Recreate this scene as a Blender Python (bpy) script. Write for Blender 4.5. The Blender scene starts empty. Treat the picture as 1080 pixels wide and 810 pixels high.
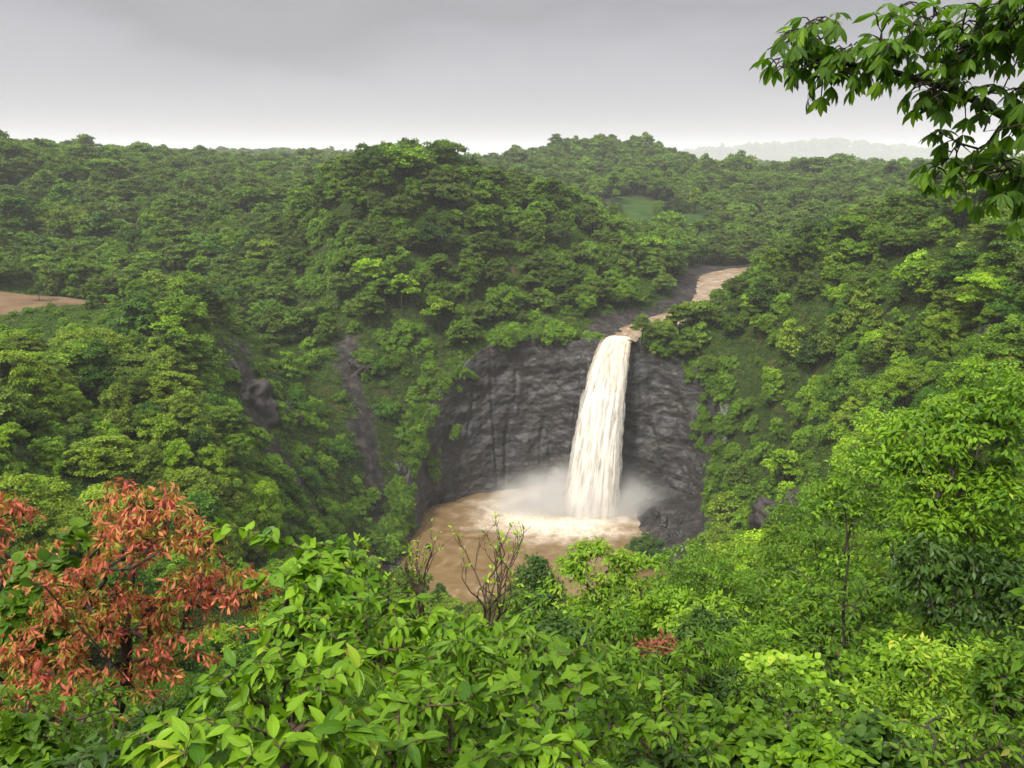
import bpy, math, random
import numpy as np
from mathutils import Vector, Matrix

R = math.radians
S = bpy.context.scene
COL = S.collection

# ------------------------------------------------------------------ camera, sky, sun, exposure
EYE = 120.0
PITCH = R(16.0)
FPX = 811.0
cam_d = bpy.data.cameras.new('camera'); cam = bpy.data.objects.new('camera', cam_d); COL.objects.link(cam)
cam.location = (0, 0, EYE); cam.rotation_euler = (R(90) - PITCH, 0, 0)
cam_d.sensor_width = 36.0; cam_d.lens = 36.0 * FPX / 1080.0
cam_d.clip_start = 0.1; cam_d.clip_end = 20000
S.camera = cam
SUN_EL, SUN_AZ = R(52), R(-142)          # azimuth clockwise from +Y: the sun stands behind the camera, to the left
sun_dir = Vector((math.sin(SUN_AZ) * math.cos(SUN_EL), math.cos(SUN_AZ) * math.cos(SUN_EL), math.sin(SUN_EL)))
sd = bpy.data.lights.new('sun', 'SUN'); sd.energy = 2.2; sd.angle = R(10); sd.color = (1.0, 0.95, 0.86)
sun = bpy.data.objects.new('sun', sd); COL.objects.link(sun); sun.rotation_euler = (-sun_dir).to_track_quat('-Z', 'Y').to_euler()
sun.location = (-50, -80, 400)

W = bpy.data.worlds.new('World'); S.world = W; W.use_nodes = True
nt = W.node_tree; nt.nodes.clear()
def N(t, typ, **kw):
    n = t.nodes.new(typ)
    for k, v in kw.items(): setattr(n, k, v)
    return n
def ramp(t, stops, interp='LINEAR'):
    n = t.nodes.new('ShaderNodeValToRGB'); e = n.color_ramp.elements; n.color_ramp.interpolation = interp
    while len(e) > 1: e.remove(e[-1])
    for i, (p, c) in enumerate(stops):
        if i == 0: el = e[0]; el.position = p
        else: el = e.new(p)
        el.color = (*c, 1) if len(c) == 3 else c
    return n
def world():
    L = nt.links.new
    out = N(nt, 'ShaderNodeOutputWorld')
    sky = N(nt, 'ShaderNodeTexSky', sky_type='NISHITA'); sky.sun_disc = False; sky.sun_elevation = SUN_EL; sky.sun_rotation = SUN_AZ
    bsky = N(nt, 'ShaderNodeBackground'); bsky.inputs[1].default_value = 0.05; L(sky.outputs[0], bsky.inputs[0])
    tc = N(nt, 'ShaderNodeTexCoord')
    mp = N(nt, 'ShaderNodeMapping'); mp.inputs['Scale'].default_value = (1, 1, 3.0); L(tc.outputs['Generated'], mp.inputs[0])
    no = N(nt, 'ShaderNodeTexNoise'); no.inputs['Scale'].default_value = 2.1; no.inputs['Detail'].default_value = 5; no.inputs['Roughness'].default_value = 0.5
    L(mp.outputs[0], no.inputs[0])
    sp = N(nt, 'ShaderNodeSeparateXYZ'); L(tc.outputs['Generated'], sp.inputs[0])
    ma = N(nt, 'ShaderNodeMath', operation='MULTIPLY_ADD'); L(no.outputs[0], ma.inputs[0]); ma.inputs[1].default_value = 0.44
    sb = N(nt, 'ShaderNodeMath', operation='SUBTRACT'); L(sp.outputs[2], sb.inputs[0]); sb.inputs[1].default_value = 0.226
    L(sb.outputs[0], ma.inputs[2])
    rp = ramp(nt, [(0.0, (.140, .136, .147)), (0.085, (.146, .142, .153)), (0.125, (.134, .130, .141)), (0.17, (.108, .105, .112)), (0.25, (.128, .125, .131)), (0.42, (.46, .455, .45)), (1.0, (1.0, .985, .955))])
    L(ma.outputs[0], rp.inputs[0])
    bc = N(nt, 'ShaderNodeBackground'); bc.inputs[1].default_value = 1.0; L(rp.outputs[0], bc.inputs[0])
    mx = N(nt, 'ShaderNodeMixShader'); mx.inputs[0].default_value = 0.95; L(bsky.outputs[0], mx.inputs[1]); L(bc.outputs[0], mx.inputs[2])
    L(mx.outputs[0], out.inputs[0])
world()
S.view_settings.view_transform = 'Standard'; S.view_settings.look = 'None'; S.view_settings.gamma = 1.0
S.view_settings.exposure = 1.66
S.view_settings.use_curve_mapping = False
S.render.engine = 'CYCLES'
cy = S.cycles
cy.max_bounces = 7; cy.diffuse_bounces = 2; cy.glossy_bounces = 2; cy.transmission_bounces = 3; cy.transparent_max_bounces = 12; cy.volume_bounces = 1
cy.use_denoising = True
cy.caustics_reflective = False; cy.caustics_refractive = False
cy.sample_clamp_indirect = 4.0

# ------------------------------------------------------------------ maths helpers
CP, SP = math.cos(PITCH), math.sin(PITCH)
def pix(px, py, Y):
    """World point seen at photo pixel (px, py) standing Y metres ahead."""
    dx = (px - 540) / FPX; dy = (405 - py) / FPX
    d = np.array([dx, CP + dy * SP, -SP + dy * CP]); t = Y / d[1]
    return np.array([0, 0, EYE]) + d * t
def proj(P):
    P = np.asarray(P, float); q = P - np.array([0, 0, EYE])
    f = q[..., 1] * CP - q[..., 2] * SP; u = q[..., 1] * SP + q[..., 2] * CP
    f = np.where(f < 0.05, 0.05, f)
    return 540 + FPX * q[..., 0] / f, 405 - FPX * u / f, f
def sstep(a, b, x):
    t = np.clip((x - a) / (b - a), 0, 1); return t * t * (3 - 2 * t)
def hash3(i, j, k, seed=0):
    n = (i.astype(np.int64) * 374761393 + j.astype(np.int64) * 668265263 + k.astype(np.int64) * 2147483647 + seed * 974711) & 0xffffffff
    n = ((n ^ (n >> 13)) * 1274126177) & 0xffffffff
    n = ((n ^ (n >> 16)) * 2246822519) & 0xffffffff
    return ((n ^ (n >> 15)) & 0xffffff) / float(0xffffff)
def vnoise(P, seed=0):
    P = np.asarray(P, float); F = np.floor(P); f = P - F; f = f * f * (3 - 2 * f); I = F.astype(np.int64)
    o = 0
    for a in (0, 1):
        for b in (0, 1):
            for c in (0, 1):
                w = (f[..., 0] if a else 1 - f[..., 0]) * (f[..., 1] if b else 1 - f[..., 1]) * (f[..., 2] if c else 1 - f[..., 2])
                o = o + w * hash3(I[..., 0] + a, I[..., 1] + b, I[..., 2] + c, seed)
    return o * 2 - 1
def fbm(P, octs=4, seed=0, gain=0.5):
    o = 0; a = 1.0; P = np.asarray(P, float)
    for i in range(octs):
        o = o + a * vnoise(P, seed + i * 17); P = P * 2.03 + 11.3; a *= gain
    return o
def fbm2(x, y, s, octs=4, seed=0):
    return fbm(np.stack([x * s, y * s, np.zeros_like(x) + .37], -1), octs, seed)

def mesh_np(name, V, F, uv=None, rnd=None, smooth=False, mat=None, extra=None):
    """V (n,3), F (m,4) quads; uv per vertex; rnd per vertex."""
    V = np.ascontiguousarray(V, dtype=np.float32); F = np.ascontiguousarray(F, dtype=np.int32)
    me = bpy.data.meshes.new(name)
    k = F.shape[1]
    me.vertices.add(len(V)); me.vertices.foreach_set('co', V.ravel())
    me.loops.add(F.size); me.loops.foreach_set('vertex_index', F.ravel())
    me.polygons.add(len(F)); me.polygons.foreach_set('loop_start', np.arange(0, F.size, k, dtype=np.int32))
    if smooth: me.polygons.foreach_set('use_smooth', np.ones(len(F), dtype=bool))
    if uv is not None:
        l = me.uv_layers.new(name='UVMap'); l.data.foreach_set('uv', np.ascontiguousarray(uv[F.ravel()], dtype=np.float32).ravel())
    if rnd is not None:
        a = me.attributes.new('rnd', 'FLOAT', 'POINT'); a.data.foreach_set('value', np.ascontiguousarray(rnd, dtype=np.float32))
    for nm, arr in (extra or {}).items():
        arr = np.ascontiguousarray(arr, dtype=np.float32)
        a = me.attributes.new(nm, 'FLOAT_COLOR' if arr.ndim == 2 else 'FLOAT', 'POINT')
        a.data.foreach_set('color' if arr.ndim == 2 else 'value', arr.ravel())
    me.update(calc_edges=True)
    if mat: me.materials.append(mat)
    return me
def link(name, data, parent=None, loc=(0, 0, 0), rot=(0, 0, 0), scale=None):
    o = bpy.data.objects.new(name, data); COL.objects.link(o)
    if parent: o.parent = parent
    o.location = loc; o.rotation_euler = rot
    if scale is not None: o.scale = (scale,) * 3 if np.isscalar(scale) else scale
    return o
def tag(o, label, cat, group=None, kind=None):
    o['label'] = label; o['category'] = cat
    if group: o['group'] = group
    if kind: o['kind'] = kind
    return o

# ------------------------------------------------------------------ materials
def new_mat(name):
    m = bpy.data.materials.new(name); m.use_nodes = True; t = m.node_tree; t.nodes.clear()
    return m, t, t.links.new, N(t, 'ShaderNodeOutputMaterial')
def leaf_mat(name, dark, light, accent=None, accent_at=0.93, stops=None, gloss=0.4, trans=0.25, veins=False, vary=0.35):
    m, t, L, out = new_mat(name)
    at = N(t, 'ShaderNodeAttribute', attribute_name='rnd')
    stops = stops or [(0.0, dark), (0.85, light)]
    if accent: stops = [(0.0, dark), (accent_at - .04, light), (accent_at, accent), (.975, accent), (.985, (.10, .06, .02)), (1.0, (.10, .06, .02))]
    rp = ramp(t, stops); L(at.outputs['Fac'], rp.inputs[0])
    oi = N(t, 'ShaderNodeObjectInfo')
    v = N(t, 'ShaderNodeMath', operation='MULTIPLY_ADD'); L(oi.outputs['Random'], v.inputs[0]); v.inputs[1].default_value = vary; v.inputs[2].default_value = 1 - vary / 2
    m1 = N(t, 'ShaderNodeMix', data_type='RGBA', blend_type='MULTIPLY'); m1.inputs[0].default_value = 1
    L(rp.outputs[0], m1.inputs[6]); L(oi.outputs['Color'], m1.inputs[7])
    m2 = N(t, 'ShaderNodeMix', data_type='RGBA', blend_type='MULTIPLY'); m2.inputs[0].default_value = 1
    L(m1.outputs[2], m2.inputs[6]); L(v.outputs[0], m2.inputs[7])
    col = m2.outputs[2]; nrm = None
    if veins:
        uv = N(t, 'ShaderNodeUVMap', uv_map='UVMap'); sx = N(t, 'ShaderNodeSeparateXYZ'); L(uv.outputs[0], sx.inputs[0])
        a = N(t, 'ShaderNodeMath', operation='ABSOLUTE'); L(sx.outputs[0], a.inputs[0])
        w = N(t, 'ShaderNodeMath', operation='MULTIPLY_ADD'); L(sx.outputs[1], w.inputs[0]); w.inputs[1].default_value = 9.0
        w2 = N(t, 'ShaderNodeMath', operation='MULTIPLY'); L(a.outputs[0], w2.inputs[0]); w2.inputs[1].default_value = -2.2; L(w2.outputs[0], w.inputs[2])
        fr = N(t, 'ShaderNodeMath', operation='PINGPONG'); L(w.outputs[0], fr.inputs[0]); fr.inputs[1].default_value = 0.5
        mid = N(t, 'ShaderNodeMapRange'); L(a.outputs[0], mid.inputs[0]); mid.inputs[1].default_value = 0.0; mid.inputs[2].default_value = 0.09; mid.inputs[3].default_value = 1; mid.inputs[4].default_value = 0
        lt = N(t, 'ShaderNodeMix', data_type='RGBA', blend_type='MIX'); L(mid.outputs[0], lt.inputs[0]); L(col, lt.inputs[6])
        br = N(t, 'ShaderNodeMix', data_type='RGBA', blend_type='MULTIPLY'); br.inputs[0].default_value = 1; L(col, br.inputs[6]); br.inputs[7].default_value = (1.45, 1.4, 1.5, 1)
        L(br.outputs[2], lt.inputs[7]); col = lt.outputs[2]
        ht = N(t, 'ShaderNodeMath', operation='SUBTRACT'); L(fr.outputs[0], ht.inputs[0]); L(mid.outputs[0], ht.inputs[1])
        bp = N(t, 'ShaderNodeBump'); bp.inputs['Strength'].default_value = 0.35; bp.inputs['Distance'].default_value = 0.01; L(ht.outputs[0], bp.inputs['Height']); nrm = bp.outputs[0]
    p = N(t, 'ShaderNodeBsdfPrincipled'); p.inputs['Roughness'].default_value = gloss; p.inputs['Specular IOR Level'].default_value = 0.14
    L(col, p.inputs['Base Color'])
    tr = N(t, 'ShaderNodeBsdfTranslucent')
    tcx = N(t, 'ShaderNodeMix', data_type='RGBA', blend_type='MULTIPLY'); tcx.inputs[0].default_value = 1; L(col, tcx.inputs[6]); tcx.inputs[7].default_value = (1.5, 1.6, .7, 1)
    L(tcx.outputs[2], tr.inputs[0])
    if nrm: L(nrm, p.inputs['Normal'])
    mx = N(t, 'ShaderNodeMixShader'); mx.inputs[0].default_value = trans; L(p.outputs[0], mx.inputs[1]); L(tr.outputs[0], mx.inputs[2]); L(mx.outputs[0], out.inputs[0])
    return m
def noise_mat(name, c1, c2, scale, rough=.8, bump=.3, detail=6, coord='Object', stretch=(1, 1, 1), spec=.3, dist=.1, c3=None):
    m, t, L, out = new_mat(name)
    tc = N(t, 'ShaderNodeTexCoord'); mp = N(t, 'ShaderNodeMapping'); mp.inputs['Scale'].default_value = stretch; L(tc.outputs[coord], mp.inputs[0])
    no = N(t, 'ShaderNodeTexNoise'); no.inputs['Scale'].default_value = scale; no.inputs['Detail'].default_value = detail; no.inputs['Roughness'].default_value = .65; L(mp.outputs[0], no.inputs[0])
    st = [(.3, c1), (.68, c2)] + ([(.78, c3)] if c3 else [])
    rp = ramp(t, st); L(no.outputs[0], rp.inputs[0])
    p = N(t, 'ShaderNodeBsdfPrincipled'); p.inputs['Roughness'].default_value = rough; p.inputs['Specular IOR Level'].default_value = spec; L(rp.outputs[0], p.inputs['Base Color'])
    bp = N(t, 'ShaderNodeBump'); bp.inputs['Strength'].default_value = bump; bp.inputs['Distance'].default_value = dist; L(no.outputs[0], bp.inputs['Height']); L(bp.outputs[0], p.inputs['Normal'])
    L(p.outputs[0], out.inputs[0])
    return m
M_bark = noise_mat('bark', (.012, .009, .007), (.045, .034, .025), 9, stretch=(1, 1, .25), bump=.5)
M_twig = noise_mat('brown_twig', (.03, .018, .012), (.075, .045, .03), 14, bump=.4)
M_rock = noise_mat('basalt_boulder', (.008, .0075, .008), (.032, .029, .029), 2.6, rough=.5, bump=.7, dist=.25, c3=(.075, .06, .05))
M_outcrop = noise_mat('earthy_rock', (.008, .006, .005), (.026, .020, .017), 4.5, rough=.6, bump=1.0, dist=.25, c3=(.045, .030, .021), detail=10)

# ------------------------------------------------------------------ the lie of the land
RIVER = np.array([(38, 266, 60.2), (46, 280, 60.9), (62, 297, 61.6), (86, 322, 62.8), (97, 358, 64.8), (103, 384, 66.0), (126, 402, 67), (175, 412, 69)], float)
GORGE = np.array([(-38, 214), (-37, 228), (-35.5, 242), (-31.5, 254), (-21, 266), (-6, 274), (12, 277.5), (26, 272), (34, 267), (43, 266), (55, 263), (65, 254), (68.5, 245), (66.5, 235), (63, 224), (58, 213), (50, 203), (40, 192), (25, 180), (5, 172), (-20, 176), (-34, 190), (-38, 204)], float)
def seg_dist(x, y, poly, closed=False):
    """distance to polyline, plus interpolated third column if there is one"""
    best = np.full(x.shape, 1e9); val = np.zeros(x.shape)
    n = len(poly)
    for i in range(n if closed else n - 1):
        a = poly[i]; b = poly[(i + 1) % n]; d = b[:2] - a[:2]; L2 = d @ d
        t = np.clip(((x - a[0]) * d[0] + (y - a[1]) * d[1]) / L2, 0, 1)
        q = np.hypot(x - a[0] - t * d[0], y - a[1] - t * d[1]); m = q < best; best = np.where(m, q, best)
        if poly.shape[1] > 2: val = np.where(m, a[2] + t * (b[2] - a[2]), val)
    return best, val
def inside(x, y, poly):
    c = np.zeros(x.shape, bool); n = len(poly)
    for i in range(n):
        x1, y1 = poly[i][:2]; x2, y2 = poly[(i + 1) % n][:2]
        if y1 == y2: continue
        m = ((y1 > y) != (y2 > y)) & (x < (x2 - x1) * (y - y1) / (y2 - y1) + x1); c ^= m
    return c
def gorge_sd(x, y):
    d, _ = seg_dist(x, y, GORGE, True); return np.where(inside(x, y, GORGE), -d, d)

ctrl = []
def G(px, py, Y, h=0.0):
    p = pix(px, py, Y); ctrl.append((p[0], p[1], p[2] - h))
def Q(*p): ctrl.append(p)
# the near slope under the camera
for p in [(0, -60, 123), (0, -10, 119), (0, 0, 118.3), (0, 3, 115.4), (0, 6, 112.6), (0, 12, 108), (4, 5, 113), (-5, 5, 113.2), (5, 12, 107.6), (-6, 13, 107.2), (0, 25, 99.5), (0, 60, 76), (0, 100, 50), (0, 140, 24), (5, 170, 4), (-20, 168, 5), (20, 25, 101.5), (40, 40, 100), (38, 70, 79), (45, 110, 55), (52, 150, 29), (52, 190, 7),
          (14, 14, 107.5), (30, 5, 113), (60, 10, 114), (62, 50, 104), (84, 100, 84), (9, 8, 111.2), (-9, 8, 111.2), (-30, 5, 113.5), (-28, 30, 97), (-38, 60, 76), (-30, 110, 44), (-30, 150, 20), (-60, 10, 113), (-200, -60, 118), (200, -60, 120)]: Q(*p)
# right hillside
G(1080, 400, 110, 4); G(1080, 300, 150, 6); G(1080, 190, 205, 8); G(930, 200, 262, 9); G(830, 272, 290, 8); G(772, 300, 306, 6); G(900, 330, 215, 6); G(1000, 300, 190, 6); G(900, 450, 170, 5); G(800, 400, 232, 5); G(800, 520, 195, 4); G(733, 610, 200, 2); G(850, 600, 140, 4); G(950, 560, 100, 4); G(1000, 240, 215, 7); G(880, 235, 262, 7)
for p in [(61, 222, 5), (67, 236, 24), (69.5, 245, 38), (69, 252, 49), (56, 265, 56), (44, 268, 59.5), (33, 269, 60), (27, 276, 60)]: Q(*p)
# left slopes
G(150, 500, 120, 3); G(50, 480, 110, 3); G(0, 400, 150, 4); G(150, 400, 170, 4); G(230, 440, 160, 4); G(250, 515, 150, 2); G(330, 540, 190, 1); G(380, 560, 212, 1); G(300, 460, 205, 2); G(280, 400, 225, 7); G(330, 400, 245, 5); G(380, 450, 243, 3); G(300, 340, 260, 12); G(250, 330, 240, 5); G(200, 330, 215, 5)
G(35, 320, 255, 0); G(0, 303, 283, 0); G(68, 325, 240, 0); G(20, 312, 268, 0); Q(-142, 212, 71); Q(-168, 224, 72); Q(-128, 196, 70)
for p in [(-37, 246, 12), (-33, 256, 31), (-22, 269, 47), (-6, 278, 61), (12, 281, 63), (-45, 222, 6), (-46, 205, 6)]: Q(*p)
# left upland
G(100, 262, 340, 9); G(0, 262, 340, 9); G(100, 200, 430, 13); G(0, 150, 460, 16); G(70, 158, 480, 16); G(150, 168, 520, 17); G(250, 178, 560, 17); G(330, 180, 500, 18); G(200, 225, 400, 12); G(285, 262, 330, 15); G(325, 205, 400, 20); G(318, 300, 295, 15)
# the spur behind the cliff
G(390, 172, 330, 9); G(350, 182, 345, 9); G(450, 176, 335, 8); G(520, 190, 345, 8); G(600, 222, 352, 7); G(680, 266, 362, 6); G(722, 296, 350, 4); G(400, 250, 300, 7); G(500, 270, 300, 5); G(600, 292, 305, 5); G(400, 340, 270, 4); G(480, 330, 282, 4); G(560, 335, 288, 4); G(620, 347, 282, 0); G(680, 328, 312, 0); G(715, 303, 345, 0); G(350, 300, 290, 6)
for p in [(0, 420, 92), (-60, 420, 103), (60, 430, 78), (80, 470, 73)]: Q(*p)
# beyond the river
G(760, 272, 430, 4); G(820, 242, 480, 8); G(900, 203, 560, 9); G(700, 242, 520, 0); G(680, 214, 590, 0); G(760, 185, 700, 10); G(900, 185, 750, 10); G(640, 250, 470, 4)
for p in [(200, 250, 108), (260, 400, 104), (300, 150, 112), (200, 80, 112), (150, 20, 116), (300, 0, 116), (300, 600, 100), (-250, 300, 84), (-300, 400, 110), (-250, 150, 92), (-200, 60, 105), (-120, 20, 112), (-400, 200, 100), (-400, 500, 124), (-200, 650, 110), (0, 650, 96), (-50, 540, 100), (60, 620, 96), (400, 400, 105)]: Q(*p)
ctrl = np.array(ctrl)
def rbf_fit(c=10.0):
    d = np.hypot(ctrl[:, None, 0] - ctrl[None, :, 0], ctrl[:, None, 1] - ctrl[None, :, 1])
    A = np.sqrt(d * d + c * c); n = len(ctrl)
    B = np.zeros((n + 1, n + 1)); B[:n, :n] = A - np.eye(n) * 2.0; B[:n, n] = 1; B[n, :n] = 1
    w = np.linalg.solve(B, np.append(ctrl[:, 2], 0)); return w
RW = rbf_fit()
def far_h(x, y):
    h = 98 + 5 * fbm2(x, y, 1 / 300., 3, 5)
    xa, ya = x - 30 + 0 * y, y - 850
    h = h + 34 * np.exp(-((np.abs(x - 108) / 88) ** 3 + ((y - 880) / 110) ** 2)) + 9 * np.exp(-(((x - 10) / 60) ** 2 + ((y - 900) / 120) ** 2))   # forested knoll
    h = h + 30 * np.exp(-(((x + 520) / 420) ** 2 + ((y - 1500) / 260) ** 2))                    # faint rise behind the left skyline
    rid = 110 + 30 * np.sin(x / 540 + 1.2) + 60 * np.exp(-((x - 2350) / 800) ** 2) + 34 * fbm2(x, y * 0, 1 / 380., 3, 9)
    h = h + rid * np.exp(-((y - 7600) / 900) ** 2) * sstep(700, 1900, x) * (1 - .35 * sstep(3200, 4600, x))
    h = h + 30 * np.exp(-((y - 7600) / 900) ** 2) * (1 - sstep(700, 1900, x))
    return h
def H_raw(x, y):
    x = np.asarray(x, float); y = np.asarray(y, float); sh = x.shape; x = x.ravel(); y = y.ravel(); out = np.empty(x.shape)
    for i in range(0, len(x), 40000):
        xs = x[i:i + 40000]; ys = y[i:i + 40000]
        xc = np.clip(xs, -420, 420); yc = np.clip(ys, -80, 760)
        d = np.sqrt((xc[:, None] - ctrl[None, :, 0]) ** 2 + (yc[:, None] - ctrl[None, :, 1]) ** 2 + 100.0)
        out[i:i + 40000] = d @ RW[:-1] + RW[-1]
    w = np.maximum(sstep(640, 800, y), sstep(380, 600, np.abs(x) - np.maximum(y - 300, 0) * .1))
    out = out * (1 - w) + far_h(x, y) * w
    out = out + 1.6 * fbm2(x, y, 1 / 22., 4, 3) * sstep(12, 60, np.hypot(x, y))
    return out.reshape(sh)
def H_up(x, y):
    h = H_raw(x, y); d, z = seg_dist(x, y, RIVER)
    b = np.where(y > 258, 1 - sstep(7.0, 18.0, d), 0.0)
    return h * (1 - b) + (z - 0.7 + .5 * fbm2(x, y, .25, 3, 8)) * b
def floor_h(x, y):
    return -2.0 + 9.0 * sstep(40, 60, x + 4.5 * fbm2(x, y, .13, 3, 14)) * sstep(200, 225, y) + .9 * fbm2(x, y, .3, 4, 15) * sstep(40, 46, x) + 7 * sstep(-35, -45, x)
def H(x, y):
    x = np.asarray(x, float); y = np.asarray(y, float)
    u = H_up(x, y); s = gorge_sd(x, y); f = floor_h(x, y); u = np.where(s < 40, np.maximum(u, f), u)
    k = sstep(0.3, 3.2, s)
    return f * (1 - k) + u * k
def H1(x, y): return float(H(np.array([x]), np.array([y]))[0])
def slope_n(x, y, e=2.0):
    gx = (H(x + e, y) - H(x - e, y)) / (2 * e); gy = (H(x, y + e) - H(x, y - e)) / (2 * e)
    n = np.stack([-gx, -gy, np.ones_like(gx)], -1); return n / np.linalg.norm(n, axis=-1, keepdims=True)

def clear_mask(x, y):      # 1 on the flooded clearing of the left hill
    d = np.hypot((x + 168) / 34, (y - 260) / 24) + .18 * fbm2(x, y, .06, 3, 21)
    return 1 - sstep(.8, 1.05, d)
def meadow_mask(x, y):
    d = np.hypot((x - 100) / 46, (y - 550) / 84) + .45 * fbm2(x, y, .035, 3, 22)
    d2 = np.hypot((x - 75) / 110, (y - 770) / 26) + .15 * fbm2(x, y, .02, 3, 24)
    return np.maximum(1 - sstep(.8, 1.05, d), 1 - sstep(.8, 1.05, d2))
def bank_mask(x, y):       # bare basalt beside the river
    d, _ = seg_dist(x, y, RIVER)
    side = np.where(x < np.interp(y, RIVER[:, 1], RIVER[:, 0]), 19.0, 9.0) + 4 * fbm2(x, y, .08, 3, 31)
    return np.where((y > 262) & (y < 440), 1 - sstep(side - 1.5, side + 1, d), 0.0)
GULLY = [np.array([(-84, 232), (-76, 212), (-66, 198), (-58, 190)], float), np.array([(-60, 268), (-54, 254), (-47, 241), (-42, 229)], float)]
def gully_mask(x, y):
    n = 4.5 * fbm2(x, y, .14, 4, 33); d = np.minimum(seg_dist(x, y, GULLY[0])[0], seg_dist(x, y, GULLY[1])[0] + 1.0)
    return 1 - sstep(3.0, 6.0, d + n)
def soil_mask(x, y):
    return sstep(.42, .62, fbm2(x, y, .05, 4, 41))

# ---- terrain mesh
def grow(a, step, g, end):
    o = []; 
    while a < end: a += step; step *= g; o.append(a)
    return o
xs = np.array(sorted([-v for v in grow(180, 2.4, 1.085, 7400)]) + list(np.arange(-180, 180.01, 2.0)) + grow(180, 2.4, 1.085, 7400))
ys = np.array(sorted([-v for v in grow(40, 2.4, 1.16, 700)]) + list(np.arange(-40, 400.01, 2.0)) + grow(400, 2.3, 1.035, 9600))
XX, YY = np.meshgrid(xs, ys); ZZ = H(XX, YY)
def grid_faces(nr, nc, wrap=False):
    i = np.arange(nr * nc).reshape(nr, nc)
    if wrap: i = np.concatenate([i, i[:, :1]], 1)
    return np.stack([i[:-1, :-1], i[:-1, 1:], i[1:, 1:], i[1:, :-1]], -1).reshape(-1, 4)
def terrain_mat():
    m, t, L, out = new_mat('hillside_ground')
    tc = N(t, 'ShaderNodeTexCoord'); ge = N(t, 'ShaderNodeNewGeometry')
    at = N(t, 'ShaderNodeAttribute', attribute_name='cover'); sp = N(t, 'ShaderNodeSeparateColor'); L(at.outputs['Color'], sp.inputs[0])
    def noise(s, d=6):
        n = N(t, 'ShaderNodeTexNoise'); n.inputs['Scale'].default_value = s; n.inputs['Detail'].default_value = d; n.inputs['Roughness'].default_value = .62; L(tc.outputs['Object'], n.inputs[0]); return n
    n1 = noise(.35); n2 = noise(1.3, 5); n3 = noise(.09, 5)
    g = ramp(t, [(.3, (.012, .018, .006)), (.55, (.022, .034, .009)), (.75, (.040, .048, .017))]); L(n1.outputs[0], g.inputs[0])
    mead = ramp(t, [(.3, (.012, .030, .004)), (.6, (.026, .052, .008)), (.75, (.038, .042, .014))]); L(n3.outputs[0], mead.inputs[0])
    rock = ramp(t, [(.32, (.010, .009, .009)), (.52, (.026, .023, .022)), (.68, (.062, .052, .045))]); L(n1.outputs[0], rock.inputs[0])
    mud = ramp(t, [(.3, (.07, .043, .024)), (.6, (.12, .078, .047)), (.75, (.15, .10, .064))]); L(n3.outputs[0], mud.inputs[0])
    soil = ramp(t, [(.35, (.045, .026, .015)), (.65, (.095, .052, .028))]); L(n2.outputs[0], soil.inputs[0])
    def mix(f, a, b):
        x = N(t, 'ShaderNodeMix', data_type='RGBA'); L(f, x.inputs[0]); L(a, x.inputs[6]); L(b, x.inputs[7]); return x.outputs[2]
    so = N(t, 'ShaderNodeMapRange'); L(n3.outputs[0], so.inputs[0]); so.inputs[1].default_value = .58; so.inputs[2].default_value = .66
    c = mix(so.outputs[0], g.outputs[0], soil.outputs[0]); c = mix(sp.outputs[1], c, mead.outputs[0]); c = mix(sp.outputs[0], c, rock.outputs[0]); c = mix(sp.outputs[2], c, mud.outputs[0])
    p = N(t, 'ShaderNodeBsdfPrincipled'); p.inputs['Roughness'].default_value = .9; p.inputs['Specular IOR Level'].default_value = .06; L(c, p.inputs['Base Color'])
    b = N(t, 'ShaderNodeBump'); b.inputs['Strength'].default_value = .7; b.inputs['Distance'].default_value = .5; L(n2.outputs[0], b.inputs['Height']); L(b.outputs[0], p.inputs['Normal'])
    L(p.outputs[0], out.inputs[0]); return m
sdg = gorge_sd(XX, YY)
cov = np.zeros((XX.size, 4), np.float32); cov[:, 3] = 1
cov[:, 0] = np.maximum(np.maximum(bank_mask(XX, YY), gully_mask(XX, YY)), 1 - sstep(1.5, 3.6, sdg)).ravel()
cov[:, 1] = meadow_mask(XX, YY).ravel(); cov[:, 2] = clear_mask(XX, YY).ravel()
terr = link('terrain', mesh_np('terrain', np.stack([XX, YY, ZZ], -1).reshape(-1, 3), grid_faces(len(ys), len(xs)), smooth=True, mat=terrain_mat(), extra={'cover': cov}))
tag(terr, 'green and brown hilly ground sloping into the gorge under all the trees', 'terrain', kind='structure')

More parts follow.
